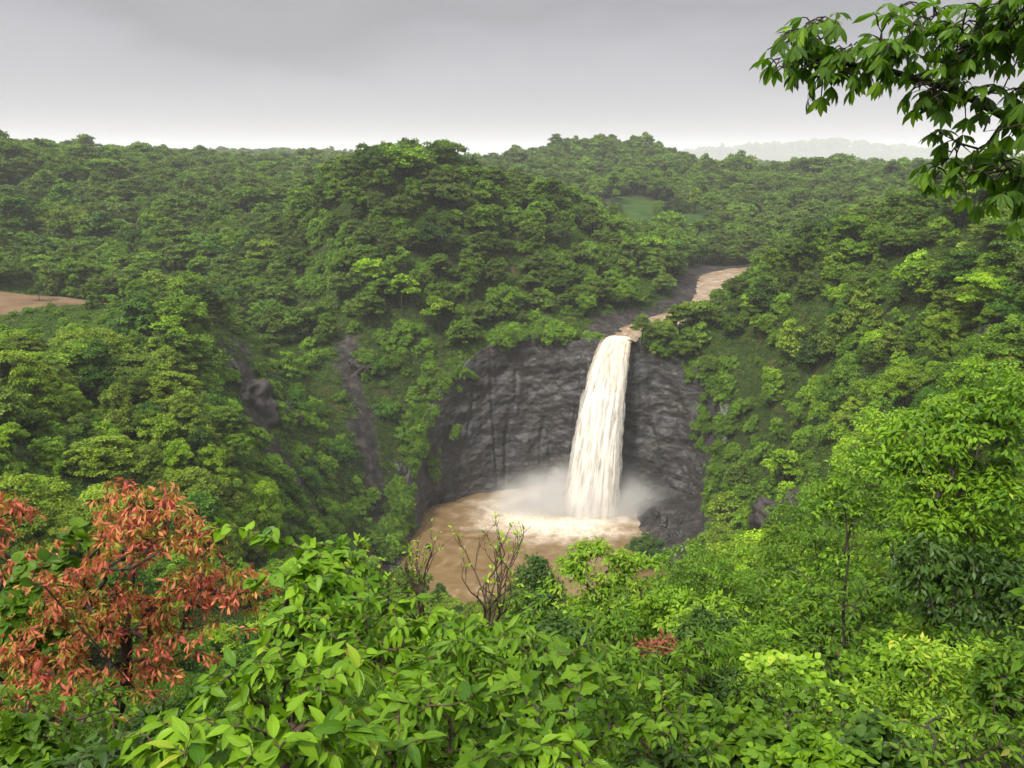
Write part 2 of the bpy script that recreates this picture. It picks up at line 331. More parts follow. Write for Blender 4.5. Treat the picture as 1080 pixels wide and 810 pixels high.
# ------------------------------------------------------------------ the cliff
def resample(P, step):
    d = np.r_[0, np.cumsum(np.hypot(*np.diff(P[:, :2], axis=0).T))]; s = np.arange(0, d[-1], step)
    return np.stack([np.interp(s, d, P[:, k]) for k in range(P.shape[1])], 1)
def smooth_curve(P, it=3):
    for _ in range(it):
        q = np.empty((2 * len(P) - 2, P.shape[1])); q[0::2] = .75 * P[:-1] + .25 * P[1:]; q[1::2] = .25 * P[:-1] + .75 * P[1:]; P = np.vstack([P[:1], q, P[-1:]])
    return P
def cliff_mat():
    m, t, L, out = new_mat('dark_basalt')
    tc = N(t, 'ShaderNodeTexCoord')
    def noise(s, st, d=7, r=.65):
        mp = N(t, 'ShaderNodeMapping'); mp.inputs['Scale'].default_value = st; L(tc.outputs['Object'], mp.inputs[0])
        n = N(t, 'ShaderNodeTexNoise'); n.inputs['Scale'].default_value = s; n.inputs['Detail'].default_value = d; n.inputs['Roughness'].default_value = r; L(mp.outputs[0], n.inputs[0]); return n
    big = noise(.05, (1, 1, 1), 5); fine = noise(.8, (1, 1, 1.5), 10, .7); layer = noise(.16, (.5, .5, 1.5), 6); streak = noise(.22, (1.4, 1.4, .12), 5)
    c1 = ramp(t, [(.30, (.010, .0097, .0105)), (.5, (.0225, .0212, .0218)), (.70, (.043, .040, .039))]); L(fine.outputs[0], c1.inputs[0])
    c2 = ramp(t, [(.35, (.75, .75, .77)), (.6, (1.12, 1.06, 1.03))]); L(layer.outputs[0], c2.inputs[0])
    mu = N(t, 'ShaderNodeMix', data_type='RGBA', blend_type='MULTIPLY'); mu.inputs[0].default_value = .8; L(c1.outputs[0], mu.inputs[6]); L(c2.outputs[0], mu.inputs[7])
    br = ramp(t, [(.45, (0, 0, 0)), (.68, (1, 1, 1))]); L(big.outputs[0], br.inputs[0])
    mb = N(t, 'ShaderNodeMix', data_type='RGBA'); L(br.outputs[0], mb.inputs[0]); L(mu.outputs[2], mb.inputs[6])
    bm = N(t, 'ShaderNodeMix', data_type='RGBA', blend_type='MULTIPLY'); bm.inputs[0].default_value = 1; L(mu.outputs[2], bm.inputs[6]); bm.inputs[7].default_value = (1.55, 1.3, 1.15, 1); L(bm.outputs[2], mb.inputs[7])
    sk = ramp(t, [(.38, (1.15, 1.13, 1.12)), (.64, (.55, .55, .58))]); L(streak.outputs[0], sk.inputs[0])
    ms = N(t, 'ShaderNodeMix', data_type='RGBA', blend_type='MULTIPLY'); ms.inputs[0].default_value = .7; L(mb.outputs[2], ms.inputs[6]); L(sk.outputs[0], ms.inputs[7])
    mo = noise(.11, (1, 1, .8), 8, .7); mr = N(t, 'ShaderNodeMapRange'); L(mo.outputs[0], mr.inputs[0]); mr.inputs[1].default_value = .56; mr.inputs[2].default_value = .68; mr.inputs[4].default_value = .75
    mm = N(t, 'ShaderNodeMix', data_type='RGBA'); L(mr.outputs[0], mm.inputs[0]); L(ms.outputs[2], mm.inputs[6]); mm.inputs[7].default_value = (.028, .030, .014, 1)
    p = N(t, 'ShaderNodeBsdfPrincipled'); L(mm.outputs[2], p.inputs['Base Color']); p.inputs['Specular IOR Level'].default_value = .5
    rr = ramp(t, [(.4, (.42, .42, .42)), (.65, (.75, .75, .75))]); L(streak.outputs[0], rr.inputs[0]); L(rr.outputs[0], p.inputs['Roughness'])
    wob = N(t, 'ShaderNodeVectorMath', operation='MULTIPLY_ADD'); L(fine.outputs['Color'], wob.inputs[0]); wob.inputs[1].default_value = (2.4, 2.4, 2.4); L(tc.outputs['Object'], wob.inputs[2])
    mpv = N(t, 'ShaderNodeMapping'); mpv.inputs['Scale'].default_value = (.16, .16, .20); mpv.inputs['Rotation'].default_value = (.15, .2, 0); L(wob.outputs[0], mpv.inputs[0])
    vo = N(t, 'ShaderNodeTexVoronoi', feature='DISTANCE_TO_EDGE'); vo.inputs['Scale'].default_value = 1.0; L(mpv.outputs[0], vo.inputs['Vector'])
    vr = N(t, 'ShaderNodeMapRange'); L(vo.outputs['Distance'], vr.inputs[0]); vr.inputs[1].default_value = 0; vr.inputs[2].default_value = .10; vr.inputs[3].default_value = -.22; vr.inputs[4].default_value = 0
    av = N(t, 'ShaderNodeMath', operation='ADD'); L(vr.outputs[0], av.inputs[0]); L(layer.outputs[0], av.inputs[1])
    ad = N(t, 'ShaderNodeMath', operation='ADD'); L(fine.outputs[0], ad.inputs[0]); L(av.outputs[0], ad.inputs[1])
    b = N(t, 'ShaderNodeBump'); b.inputs['Strength'].default_value = 1.0; b.inputs['Distance'].default_value = .36; L(ad.outputs[0], b.inputs['Height']); L(b.outputs[0], p.inputs['Normal'])
    L(p.outputs[0], out.inputs[0]); return m
def build_cliff():
    C = resample(smooth_curve(GORGE[0:17]), .45); n = len(C)
    T = np.gradient(C, axis=0); T /= np.linalg.norm(T, axis=1, keepdims=True)
    Nn = np.stack([-T[:, 1], T[:, 0]], 1)                           # the curve runs left to right, so this points out of the gorge
    k = 25; ker = np.ones(k) / k
    Nn = np.stack([np.convolve(np.pad(Nn[:, i], k // 2, mode='edge'), ker, 'valid') for i in (0, 1)], 1); Nn /= np.linalg.norm(Nn, axis=1, keepdims=True)
    U = H_up(C[:, 0] + Nn[:, 0] * 3.5, C[:, 1] + Nn[:, 1] * 3.5); U = np.maximum(U, 1.0) + 1.6 * fbm(np.stack([C[:, 0] * .12, C[:, 1] * .12, 0 * U], -1), 3, 45) * np.clip(U / 30, 0, 1)
    nt_ = 150; t = np.linspace(0, 1, nt_)[:, None]
    tw = np.clip(t / .93, 0, 1); back = np.clip((t - .93) / .07, 0, 1)
    z = -3 + tw * (U[None] + 3)
    o = -3.2 + 4.2 * tw ** 1.3 + 0 * U[None]
    X = C[None, :, 0] + 0 * t; Y = C[None, :, 1] + 0 * t
    P = np.stack([X, Y, z], -1)
    amp = np.clip(U[None] / 25, .15, 1) * np.clip(1 - back * 1.0, 0, 1) * np.clip(1.15 - tw ** 6, 0.25, 1)
    d = 2.6 * fbm(P * np.array([.055, .055, .05]), 4, 51) + 0.7 * fbm(P * np.array([.16, .16, .22]), 4, 61) + .24 * fbm(P * np.array([.6, .6, .9]), 4, 71, .6)
    zz = z / 5.5 + .6 * fbm(P * np.array([.03, .03, 0]), 2, 81); st = (zz - np.floor(zz)); d = d + .3 * (sstep(0, .25, st) - st)       # strata ledges
    cr = np.abs(vnoise(P * np.array([.16, .16, .02]), 91)); d = d + .7 * np.exp(-(cr / .05) ** 2)                                      # upright cracks
    o = o + d * amp + back * 3.2
    zf = z + back * (H_up(C[:, 0] + Nn[:, 0] * 4.5, C[:, 1] + Nn[:, 1] * 4.5) - U)[None] - .35 * back
    V = np.stack([X + Nn[None, :, 0] * o, Y + Nn[None, :, 1] * o, zf], -1).reshape(-1, 3)
    c = link('cliff', mesh_np('cliff', V, grid_faces(nt_, n), smooth=True, mat=cliff_mat()))
    tag(c, 'dark grey basalt cliff curving round the plunge pool behind the waterfall', 'cliff', kind='structure')
build_cliff()

# ------------------------------------------------------------------ water
IMPACT = (28.0, 249.0)
def pool_mat():
    m, t, L, out = new_mat('muddy_pool_water')
    tc = N(t, 'ShaderNodeTexCoord')
    sub = N(t, 'ShaderNodeVectorMath', operation='SUBTRACT'); L(tc.outputs['Object'], sub.inputs[0]); sub.inputs[1].default_value = (IMPACT[0] - 11, IMPACT[1] + 2, 0)
    sc = N(t, 'ShaderNodeVectorMath', operation='MULTIPLY'); L(sub.outputs[0], sc.inputs[0]); sc.inputs[1].default_value = (1 / 30, 1 / 21, 0)
    ln = N(t, 'ShaderNodeVectorMath', operation='LENGTH'); L(sc.outputs[0], ln.inputs[0])
    n = N(t, 'ShaderNodeTexNoise'); n.inputs['Scale'].default_value = .16; n.inputs['Detail'].default_value = 7; n.inputs['Roughness'].default_value = .6; L(tc.outputs['Object'], n.inputs[0])
    n2 = N(t, 'ShaderNodeTexNoise'); n2.inputs['Scale'].default_value = .9; n2.inputs['Detail'].default_value = 6; L(tc.outputs['Object'], n2.inputs[0])
    a = N(t, 'ShaderNodeMath', operation='MULTIPLY_ADD'); L(n.outputs[0], a.inputs[0]); a.inputs[1].default_value = 1.3; L(ln.outputs['Value'], a.inputs[2])
    fo = N(t, 'ShaderNodeMapRange', interpolation_type='SMOOTHSTEP'); L(a.outputs[0], fo.inputs[0]); fo.inputs[1].default_value = 1.05; fo.inputs[2].default_value = 1.95; fo.inputs[3].default_value = 1; fo.inputs[4].default_value = 0
    n3 = N(t, 'ShaderNodeTexNoise'); n3.inputs['Scale'].default_value = .11; n3.inputs['Detail'].default_value = 8; n3.inputs['Distortion'].default_value = 2.2; L(tc.outputs['Object'], n3.inputs[0])
    br = ramp(t, [(.3, (.095, .059, .025)), (.52, (.122, .080, .037)), (.62, (.138, .093, .046)), (.66, (.19, .14, .082)), (.70, (.132, .088, .043))]); L(n3.outputs[0], br.inputs[0])
    fm = ramp(t, [(.3, (.38, .30, .205)), (.65, (.55, .50, .43))]); L(n2.outputs[0], fm.inputs[0])
    mx = N(t, 'ShaderNodeMix', data_type='RGBA'); L(fo.outputs[0], mx.inputs[0]); L(br.outputs[0], mx.inputs[6]); L(fm.outputs[0], mx.inputs[7])
    p = N(t, 'ShaderNodeBsdfPrincipled'); L(mx.outputs[2], p.inputs['Base Color']); p.inputs['Roughness'].default_value = .3; p.inputs['Specular IOR Level'].default_value = .22
    b = N(t, 'ShaderNodeBump'); b.inputs['Strength'].default_value = .22; b.inputs['Distance'].default_value = .3; L(n2.outputs[0], b.inputs['Height']); L(b.outputs[0], p.inputs['Normal'])
    L(p.outputs[0], out.inputs[0]); return m
def build_pool():
    gx = np.arange(-50, 72, .8); gy = np.arange(166, 284, .8); X, Y = np.meshgrid(gx, gy)
    d = np.hypot(X - IMPACT[0], Y - IMPACT[1])
    z = .16 * fbm2(X, Y, .3, 4, 101) + np.exp(-(d / 16) ** 2) * (1.0 * np.abs(fbm2(X, Y, .28, 4, 102)) + .5)
    s = gorge_sd(X, Y); keep = (s < 3.5)
    F = grid_faces(len(gy), len(gx)); F = F[keep.ravel()[F].all(1)]
    o = link('pool_water', mesh_np('pool_water', np.stack([X, Y, z], -1).reshape(-1, 3), F, smooth=True, mat=pool_mat()))
    tag(o, 'brown muddy plunge pool with white foam under the waterfall', 'pool', kind='structure')
build_pool()
def river_mat():
    m, t, L, out = new_mat('muddy_river_water')
    tc = N(t, 'ShaderNodeTexCoord'); uv = N(t, 'ShaderNodeUVMap', uv_map='UVMap')
    mp = N(t, 'ShaderNodeMapping'); mp.inputs['Scale'].default_value = (5, .22, 1); L(uv.outputs[0], mp.inputs[0])
    n = N(t, 'ShaderNodeTexNoise'); n.inputs['Scale'].default_value = 1.0; n.inputs['Detail'].default_value = 6; L(mp.outputs[0], n.inputs[0])
    c = ramp(t, [(.36, (.12, .078, .042)), (.56, (.18, .122, .072)), (.68, (.32, .25, .18)), (.80, (.46, .40, .32))]); L(n.outputs[0], c.inputs[0])
    p = N(t, 'ShaderNodeBsdfPrincipled'); L(c.outputs[0], p.inputs['Base Color']); p.inputs['Roughness'].default_value = .35; p.inputs['Specular IOR Level'].default_value = .35
    b = N(t, 'ShaderNodeBump'); b.inputs['Strength'].default_value = .6; b.inputs['Distance'].default_value = .4; L(n.outputs[0], b.inputs['Height']); L(b.outputs[0], p.inputs['Normal'])
    L(p.outputs[0], out.inputs[0]); return m
def build_river():
    C = resample(smooth_curve(RIVER), 1.0); n = len(C); T = np.gradient(C[:, :2], axis=0); T /= np.linalg.norm(T, axis=1, keepdims=True); Nn = np.stack([T[:, 1], -T[:, 0]], 1)
    w = np.interp(np.arange(n), [0, 14, 40, 80, 120, n], [5.2, 6.5, 8, 10, 11, 11]) + .9 * fbm(np.stack([np.arange(n) * .12, np.zeros(n), np.zeros(n)], 1), 3, 111)
    u = np.linspace(-1, 1, 17)
    X = C[:, None, 0] + Nn[:, None, 0] * w[:, None] * u; Y = C[:, None, 1] + Nn[:, None, 1] * w[:, None] * u
    z = C[:, None, 2] + 0.25 + .22 * fbm2(X, Y, .35, 4, 112) - .5 * np.abs(u) ** 6
    UV = np.stack([np.repeat(u[None], n, 0) * .5 + .5, np.repeat(np.arange(n)[:, None], 17, 1)], -1).reshape(-1, 2)
    o = link('river_water', mesh_np('river_water', np.stack([X, Y, z], -1).reshape(-1, 3), grid_faces(n, 17), uv=UV, smooth=True, mat=river_mat()))
    tag(o, 'brown river with pale rapids running between rock slabs above the waterfall', 'river', kind='structure')
build_river()
def fall_mat(name, alpha):
    m, t, L, out = new_mat(name)
    uv = N(t, 'ShaderNodeUVMap', uv_map='UVMap'); sx = N(t, 'ShaderNodeSeparateXYZ'); L(uv.outputs[0], sx.inputs[0])
    def noise(st, d=6):
        mp = N(t, 'ShaderNodeMapping'); mp.inputs['Scale'].default_value = st; L(uv.outputs[0], mp.inputs[0])
        n = N(t, 'ShaderNodeTexNoise'); n.inputs['Scale'].default_value = 1; n.inputs['Detail'].default_value = d; n.inputs['Roughness'].default_value = .6; L(mp.outputs[0], n.inputs[0]); return n
    n1 = noise((7, 1.3, 1), 4); n2 = noise((40, 9, 1), 4)
    ad = N(t, 'ShaderNodeMath', operation='MULTIPLY_ADD'); L(n2.outputs[0], ad.inputs[0]); ad.inputs[1].default_value = .16; L(n1.outputs[0], ad.inputs[2])
    top = N(t, 'ShaderNodeMapRange'); L(sx.outputs[1], top.inputs[0]); top.inputs[1].default_value = 0; top.inputs[2].default_value = .34; top.inputs[3].default_value = -.17; top.inputs[4].default_value = .10
    a2 = N(t, 'ShaderNodeMath', operation='ADD'); L(ad.outputs[0], a2.inputs[0]); L(top.outputs[0], a2.inputs[1])
    c = ramp(t, [(.22, (.40, .29, .18)), (.42, (.58, .50, .40)), (.60, (.68, .64, .575)), (.90, (.72, .70, .655))]); L(a2.outputs[0], c.inputs[0])
    p = N(t, 'ShaderNodeBsdfPrincipled'); L(c.outputs[0], p.inputs['Base Color']); p.inputs['Roughness'].default_value = .7; p.inputs['Specular IOR Level'].default_value = .15
    b = N(t, 'ShaderNodeBump'); b.inputs['Strength'].default_value = .18; b.inputs['Distance'].default_value = .36; L(ad.outputs[0], b.inputs['Height']); L(b.outputs[0], p.inputs['Normal'])
    tr = N(t, 'ShaderNodeBsdfTranslucent'); L(c.outputs[0], tr.inputs[0])
    mx = N(t, 'ShaderNodeMixShader'); mx.inputs[0].default_value = .25; L(p.outputs[0], mx.inputs[1]); L(tr.outputs[0], mx.inputs[2])
    res = mx.outputs[0]
    if alpha:
        tp = N(t, 'ShaderNodeBsdfTransparent'); al = N(t, 'ShaderNodeMapRange'); L(n2.outputs[0], al.inputs[0]); al.inputs[1].default_value = .38; al.inputs[2].default_value = .72; al.inputs[3].default_value = 0; al.inputs[4].default_value = .5
        m2 = N(t, 'ShaderNodeMixShader'); L(al.outputs[0], m2.inputs[0]); L(tp.outputs[0], m2.inputs[1]); L(res, m2.inputs[2]); res = m2.outputs[0]
    L(res, out.inputs[0]); return m
def fall_center(t):       # t 0..1 in falling time: top lip to pool
    x = 38.2 + (27.4 - 38.2) * t; y = 267.5 + (249.5 - 267.5) * t; z = 60.9 - 61.4 * t * t
    return x, y, z
def fall_half(t): return 4.4 + (9.2 - 4.4) * t ** 1.2
def build_falls():
    nt_, na = 260, 120
    t = np.linspace(0, 1, nt_) ** .8; a = np.linspace(0, 2 * np.pi, na, endpoint=False)
    x, y, z = fall_center(t); hw = fall_half(t); dp = 1.0 + 3.0 * t
    ca, sa = np.cos(a)[None], np.sin(a)[None]
    uu = ca; drop = 1 - np.sqrt(1 - t * t * .999)
    Pn = np.stack([np.broadcast_to(ca * 6, (nt_, na)), np.broadcast_to(sa * 3, (nt_, na)), np.broadcast_to((z / 9)[:, None], (nt_, na))], -1)
    n = fbm(Pn * np.array([1.2, 1.2, .25]), 4, 121) * .9 + fbm(Pn * np.array([2.4, 2.4, 1.1]), 4, 122) * .25
    g = (.12 + .75 * t)[:, None]
    rad = 1 + 0 * n
    nx = ca * hw[:, None] * rad + ca * n * g * .6; ny = sa * dp[:, None] + sa * n * g
    # dir across the fall: mostly x, slightly turned
    ax, ay = .985, -.17
    X = x[:, None] + ax * nx - ay * ny * -1 * 0 + .0; Y = y[:, None] + ay * nx + ny
    Z = z[:, None] + .35 * fbm(Pn * np.array([1, 1, 1.5]), 3, 123) * t[:, None] - (1.5 * (np.abs(ca) ** 4)) * (1 - t[:, None]) * .5
    V = np.stack([X, Y, Z], -1).reshape(-1, 3)
    arc = (a / (2 * np.pi)); dropm = 1 - (z - z.min()) / (z.max() - z.min())
    UV = np.stack([np.repeat((np.abs(arc * 2 - 1))[None], nt_, 0), np.repeat(dropm[:, None], na, 1)], -1).reshape(-1, 2)
    root = link('waterfall', None)
    x0 = fall_center(1.0); root.location = (x0[0], x0[1], 0)
    tag(root, 'tall cream white waterfall plunging off the dark cliff into the brown pool', 'waterfall')
    off = np.array([x0[0], x0[1], 0])
    link('curtain', mesh_np('curtain', V - off, grid_faces(nt_, na, True), uv=UV, smooth=True, mat=fall_mat('falling_water', False)), root)
    # loose strands and droplets round the curtain
    rng = np.random.default_rng(5); VV = []; FF = []; UU = []; nv = 0
    for i in range(650):
        t0 = rng.random() ** .8 * .9 + .06; t1 = min(1, t0 + rng.uniform(.03, .10)); ang = rng.uniform(np.pi, 2 * np.pi) if rng.random() < .7 else rng.choice([np.pi, 0]) + rng.normal() * .25
        tt = np.linspace(t0, t1, 7); cx, cy_, cz = fall_center(tt); s = 1 + abs(rng.normal()) * .05 + .02
        h = fall_half(tt) * s; dpp = (1.0 + 3.0 * tt) * (s + .12)
        px_ = cx + ax * np.cos(ang) * h; py_ = cy_ + ay * np.cos(ang) * h + np.sin(ang) * dpp
        w = rng.uniform(.15, .5) * (.4 + .8 * t0) * np.sin(np.linspace(0.05, np.pi - .05, 7)) ** .7
        ring = [(1, 0), (0, -1), (-1, 0), (0, 1)]
        P = np.stack([np.stack([px_ + rx * w, py_ + ry * w, cz], 1) for rx, ry in ring], 1)
        VV.append(P.reshape(-1, 3)); FF.append(grid_faces(7, 4, True) + nv); nv += 28
        UU.append(np.stack([np.tile(rng.random() + np.arange(4) * .03, 7), np.repeat(1 - (cz + .5) / 61, 4)], 1))
    link('spray_strands', mesh_np('spray_strands', np.concatenate(VV) - off, np.concatenate(FF), uv=np.concatenate(UU), smooth=True, mat=fall_mat('loose_water', True)), root)
build_falls()
def build_mist():
    m, t, L, out = new_mat('spray_mist')
    tc = N(t, 'ShaderNodeTexCoord')
    ln = N(t, 'ShaderNodeVectorMath', operation='LENGTH'); L(tc.outputs['Object'], ln.inputs[0])
    mp = N(t, 'ShaderNodeMapping'); mp.inputs['Scale'].default_value = (3.6, 2.0, 2.0); L(tc.outputs['Object'], mp.inputs[0])
    n = N(t, 'ShaderNodeTexNoise'); n.inputs['Scale'].default_value = 1.4; n.inputs['Detail'].default_value = 4; L(mp.outputs[0], n.inputs[0])
    f = N(t, 'ShaderNodeMapRange', interpolation_type='SMOOTHSTEP'); L(ln.outputs['Value'], f.inputs[0]); f.inputs[1].default_value = .0; f.inputs[2].default_value = .98; f.inputs[3].default_value = 1; f.inputs[4].default_value = 0
    nn = N(t, 'ShaderNodeMapRange'); L(n.outputs[0], nn.inputs[0]); nn.inputs[1].default_value = .30; nn.inputs[2].default_value = .72; nn.inputs[3].default_value = 0; nn.inputs[4].default_value = 1
    pw = N(t, 'ShaderNodeMath', operation='POWER'); L(f.outputs[0], pw.inputs[0]); pw.inputs[1].default_value = 2.2
    mu = N(t, 'ShaderNodeMath', operation='MULTIPLY'); L(pw.outputs[0], mu.inputs[0]); L(nn.outputs[0], mu.inputs[1])
    de = N(t, 'ShaderNodeMath', operation='MULTIPLY'); L(mu.outputs[0], de.inputs[0]); de.inputs[1].default_value = 1.35
    v = N(t, 'ShaderNodeVolumePrincipled'); v.inputs['Color'].default_value = (.97, .95, .92, 1); L(de.outputs[0], v.inputs['Density']); v.inputs['Anisotropy'].default_value = .1
    L(v.outputs[0], out.inputs['Volume'])
    a = np.linspace(0, 2 * np.pi, 32, endpoint=False); p = np.linspace(0.002, np.pi - .002, 16)
    V = np.stack([np.sin(p)[:, None] * np.cos(a), np.sin(p)[:, None] * np.sin(a), np.cos(p)[:, None] + 0 * a], -1).reshape(-1, 3)
    o = link('spray_mist', mesh_np('spray_mist', V, grid_faces(16, 32, True)[:, ::-1], mat=m), loc=(24, 253, -3), scale=(50, 18, 30))
    tag(o, 'white spray mist drifting round the foot of the waterfall', 'mist', kind='stuff')
build_mist()

# ------------------------------------------------------------------ plants: geometry
def norm(v): return v / np.maximum(np.linalg.norm(v, axis=-1, keepdims=True), 1e-9)
def tmpl(rows, droop=.25, fold=.12, cols=3):
    """rows of (v, half width); returns verts (u,v,w), quads, uv"""
    V = []; UV = []
    c = np.linspace(-1, 1, cols)
    for v, w in rows:
        for u in c:
            V.append((u * w, v, fold * abs(u) * w * 2 - droop * v * v)); UV.append((u, v))
    return np.array(V), grid_faces(len(rows), cols), np.array(UV)
T_FAR = (np.array([(0, 0, 0), (-.3, .5, .1), (0, 1, -.12), (.3, .5, .1)], float), np.array([[0, 3, 2, 1]]), np.array([(0, 0), (-1, .5), (0, 1), (1, .5)], float))
T_MID = tmpl([(0, .02), (.45, .24), (1, .02)], .2, .15)
T_ELL = tmpl([(0, .01), (.12, .11), (.35, .2), (.6, .185), (.82, .1), (1, .005)], .28, .16)
T_LONG = tmpl([(0, .01), (.15, .09), (.4, .14), (.65, .12), (.85, .06), (1, .003)], .3, .16)
T_OBO = tmpl([(0, .01), (.25, .08), (.5, .14), (.7, .15), (.86, .08), (1, .003)], .35, .14)
T_HEART = tmpl([(-.10, .16), (-.02, .34), (.15, .46), (.4, .44), (.65, .29), (.85, .12), (1, .005)], .2, .10)
T_ROUND = tmpl([(0, .02), (.1, .26), (.3, .42), (.55, .45), (.8, .32), (.95, .12), (1, .01)], .12, .08)
T_LOBE = tmpl([(-.05, .2), (.1, .44), (.28, .36), (.45, .5), (.6, .24), (.8, .17), (1, .005)], .2, .10)
def leaves(T, O, D, Nn, Sz, rng, rnd=None, uvjit=False):
    V0, F0, U0 = T; n = len(O); k = len(V0)
    D = norm(D); side = norm(np.cross(D, Nn)); Nn = np.cross(side, D)
    Sz = np.broadcast_to(np.asarray(Sz, float), (n,))
    cv = 1 + .5 * (rng.random(n) - .5)                             # own curl
    V = O[:, None] + Sz[:, None, None] * (V0[None, :, 0, None] * side[:, None] + V0[None, :, 1, None] * D[:, None] + (V0[None, :, 2] * cv[:, None])[..., None] * Nn[:, None])
    F = F0[None] + (np.arange(n) * k)[:, None, None]
    if rnd is None: rnd = rng.random(n)
    return V.reshape(-1, 3), F.reshape(-1, 4), np.tile(U0, (n, 1)), np.repeat(rnd, k)
def tubes(lines, sides=5):
    VV = []; FF = []; nv = 0
    ang = np.linspace(0, 2 * np.pi, sides, endpoint=False)
    for P, r in lines:
        P = np.asarray(P); m = len(P)
        if m < 2: continue
        T = norm(np.gradient(P, axis=0)); ref = np.array([.31, .17, .93]) if abs(T[0, 2]) < .8 else np.array([.95, .2, .1])
        a = norm(np.cross(T, ref)); b = np.cross(T, a)
        V = P[:, None] + np.asarray(r)[:, None, None] * (np.cos(ang)[None, :, None] * a[:, None] + np.sin(ang)[None, :, None] * b[:, None])
        VV.append(V.reshape(-1, 3)); FF.append(grid_faces(m, sides, True) + nv); nv += m * sides
    return np.concatenate(VV), np.concatenate(FF)
def skeleton(rng, trunk, targets, r_tip, step, up=.15, lift=.6):
    """grow a branch to every target from the nearest wood already there"""
    trunk = np.asarray(trunk, float); P = [p for p in trunk]; par = [-1] + list(range(len(trunk) - 1))
    arr = np.zeros((len(trunk) + len(targets) * 40, 3)); arr[:len(trunk)] = trunk; n = len(trunk); branches = []
    order = np.argsort(np.min(np.linalg.norm(targets[:, None] - trunk[None], axis=2), axis=1))
    parent = np.full(len(arr), -1); parent[1:len(trunk)] = np.arange(len(trunk) - 1)
    for ti in order:
        t = targets[ti]; q = arr[:n]; d = np.linalg.norm(q - t, axis=1)
        c = d + lift * np.maximum(0, q[:, 2] - t[2]); c[0] += 5 * r_tip; i = int(np.argmin(c)); dd = d[i]
        k = int(np.clip(dd / step, 2, 12)); p0 = q[i].copy(); pd = p0 - arr[parent[i]] if parent[i] >= 0 else np.array([0, 0, 1.])
        ct = p0 + norm(pd) * dd * .3 + np.array([0, 0, up * dd]) + (t - p0) * .25
        s = np.linspace(0, 1, k + 1)[1:, None]; B = (1 - s) ** 2 * p0 + 2 * s * (1 - s) * ct + s * s * t
        B[:-1] += rng.normal(size=(k - 1, 3)) * dd * .035
        arr[n:n + k] = B; parent[n] = i; parent[n + 1:n + k] = np.arange(n, n + k - 1)
        branches.append((i, n, n + k)); n += k
    cnt = np.zeros(n)
    for (i, a, b) in branches:
        cnt[b - 1] += 1
    for j in range(n - 1, 0, -1):
        if parent[j] >= 0: cnt[parent[j]] += cnt[j]
    rad = r_tip * np.maximum(cnt, 1) ** .46
    nl = len(trunk); rt = rad[:nl].copy()
    rt = np.maximum.accumulate(rt[::-1])[::-1]; rt[0] *= 1.25
    lines = [(arr[:nl], rt)]
    bl = []
    for (i, a, b) in branches:
        idx = np.r_[i, np.arange(a, b)]; r = rad[idx].copy(); r[0] = min(r[0], r[1] * 1.25); r[-1] *= .6
        lines.append((arr[idx], r)); bl.append(arr[idx])
    return lines, bl
def ell_targets(rng, ells, n, shell=.35):
    vol = np.array([e[3] * e[4] * e[5] for e in ells]) ** .75; pick = rng.choice(len(ells), n, p=vol / vol.sum())
    E = np.array(ells)[pick]; u = norm(rng.normal(size=(n, 3))); u[:, 2] = np.where(u[:, 2] < -.5, -u[:, 2], u[:, 2])
    r = rng.random(n) ** shell
    return E[:, :3] + u * r[:, None] * E[:, 3:6]
def lobe_leaves(rng, targets, per, rad, flat, size, T, droop=.25, up=.7, out_from=None, jit=.5):
    """leaf clusters: a domed spray of leaves round each target; every cluster keeps its own tone"""
    n = len(targets); C = np.repeat(targets, per, 0); m = len(C)
    u = norm(rng.normal(size=(m, 3))); u[:, 2] = np.abs(u[:, 2]) * 1.0 - .25
    rr = np.repeat(rad * rng.uniform(.65, 1.35, n), per)
    O = C + u * (rr * rng.random(m) ** .45)[:, None] * np.array([1, 1, flat])
    Nn = norm(u * .5 + np.array([0, 0, up]) + rng.normal(size=(m, 3)) * jit * .6)
    D = norm(u * np.array([1, 1, .3]) + rng.normal(size=(m, 3)) * .6 + np.array([0, 0, -droop]))
    tone = np.repeat(rng.random(n), per) * .55 + rng.random(m) * .45
    return leaves(T, O, D, Nn, size * rng.uniform(.7, 1.3, m), rng, np.clip(tone, 0, 1))
def twig_leaves(rng, branches, frac, spacing, size, T, side=.85, droop=.3, up=.8, jit=.25, tip=1):
    """leaves in pairs along the outer part of every branch"""
    O = []; D = []; tone = []
    for B in branches:
        L = np.r_[0, np.cumsum(np.linalg.norm(np.diff(B, axis=0), axis=1))]; tot = L[-1]; use = max(tot * frac, spacing * 2.5); use = min(use, tot)
        s = np.arange(tot - use, tot + 1e-6, spacing); P = np.stack([np.interp(s, L, B[:, k]) for k in range(3)], 1)
        T_ = norm(np.gradient(P, axis=0)) if len(P) > 1 else norm(B[-1:] - B[-2:-1])
        sd_ = norm(np.cross(T_, np.array([0, 0, 1.]) + rng.normal(size=3) * .35)); bt = rng.random()
        for sg in (1, -1):
            O.append(P); D.append(sd_ * sg * side + T_ * .55); tone.append(np.full(len(P), bt))
        for _ in range(tip): O.append(P[-1:]); D.append(T_[-1:] + rng.normal(size=3) * .3); tone.append(np.full(1, min(1, bt + .25)))
    O = np.concatenate(O); D = np.concatenate(D); m = len(O); tone = np.concatenate(tone) * .5 + rng.random(m) * .5
    D = norm(D + rng.normal(size=(m, 3)) * jit + np.array([0, 0, -droop])); Nn = norm(np.array([0, 0, up]) + rng.normal(size=(m, 3)) * jit * 1.3)
    return leaves(T, O, D, Nn, size * (.4 + .95 * rng.random(m) ** .8), rng, np.clip(tone, 0, 1))
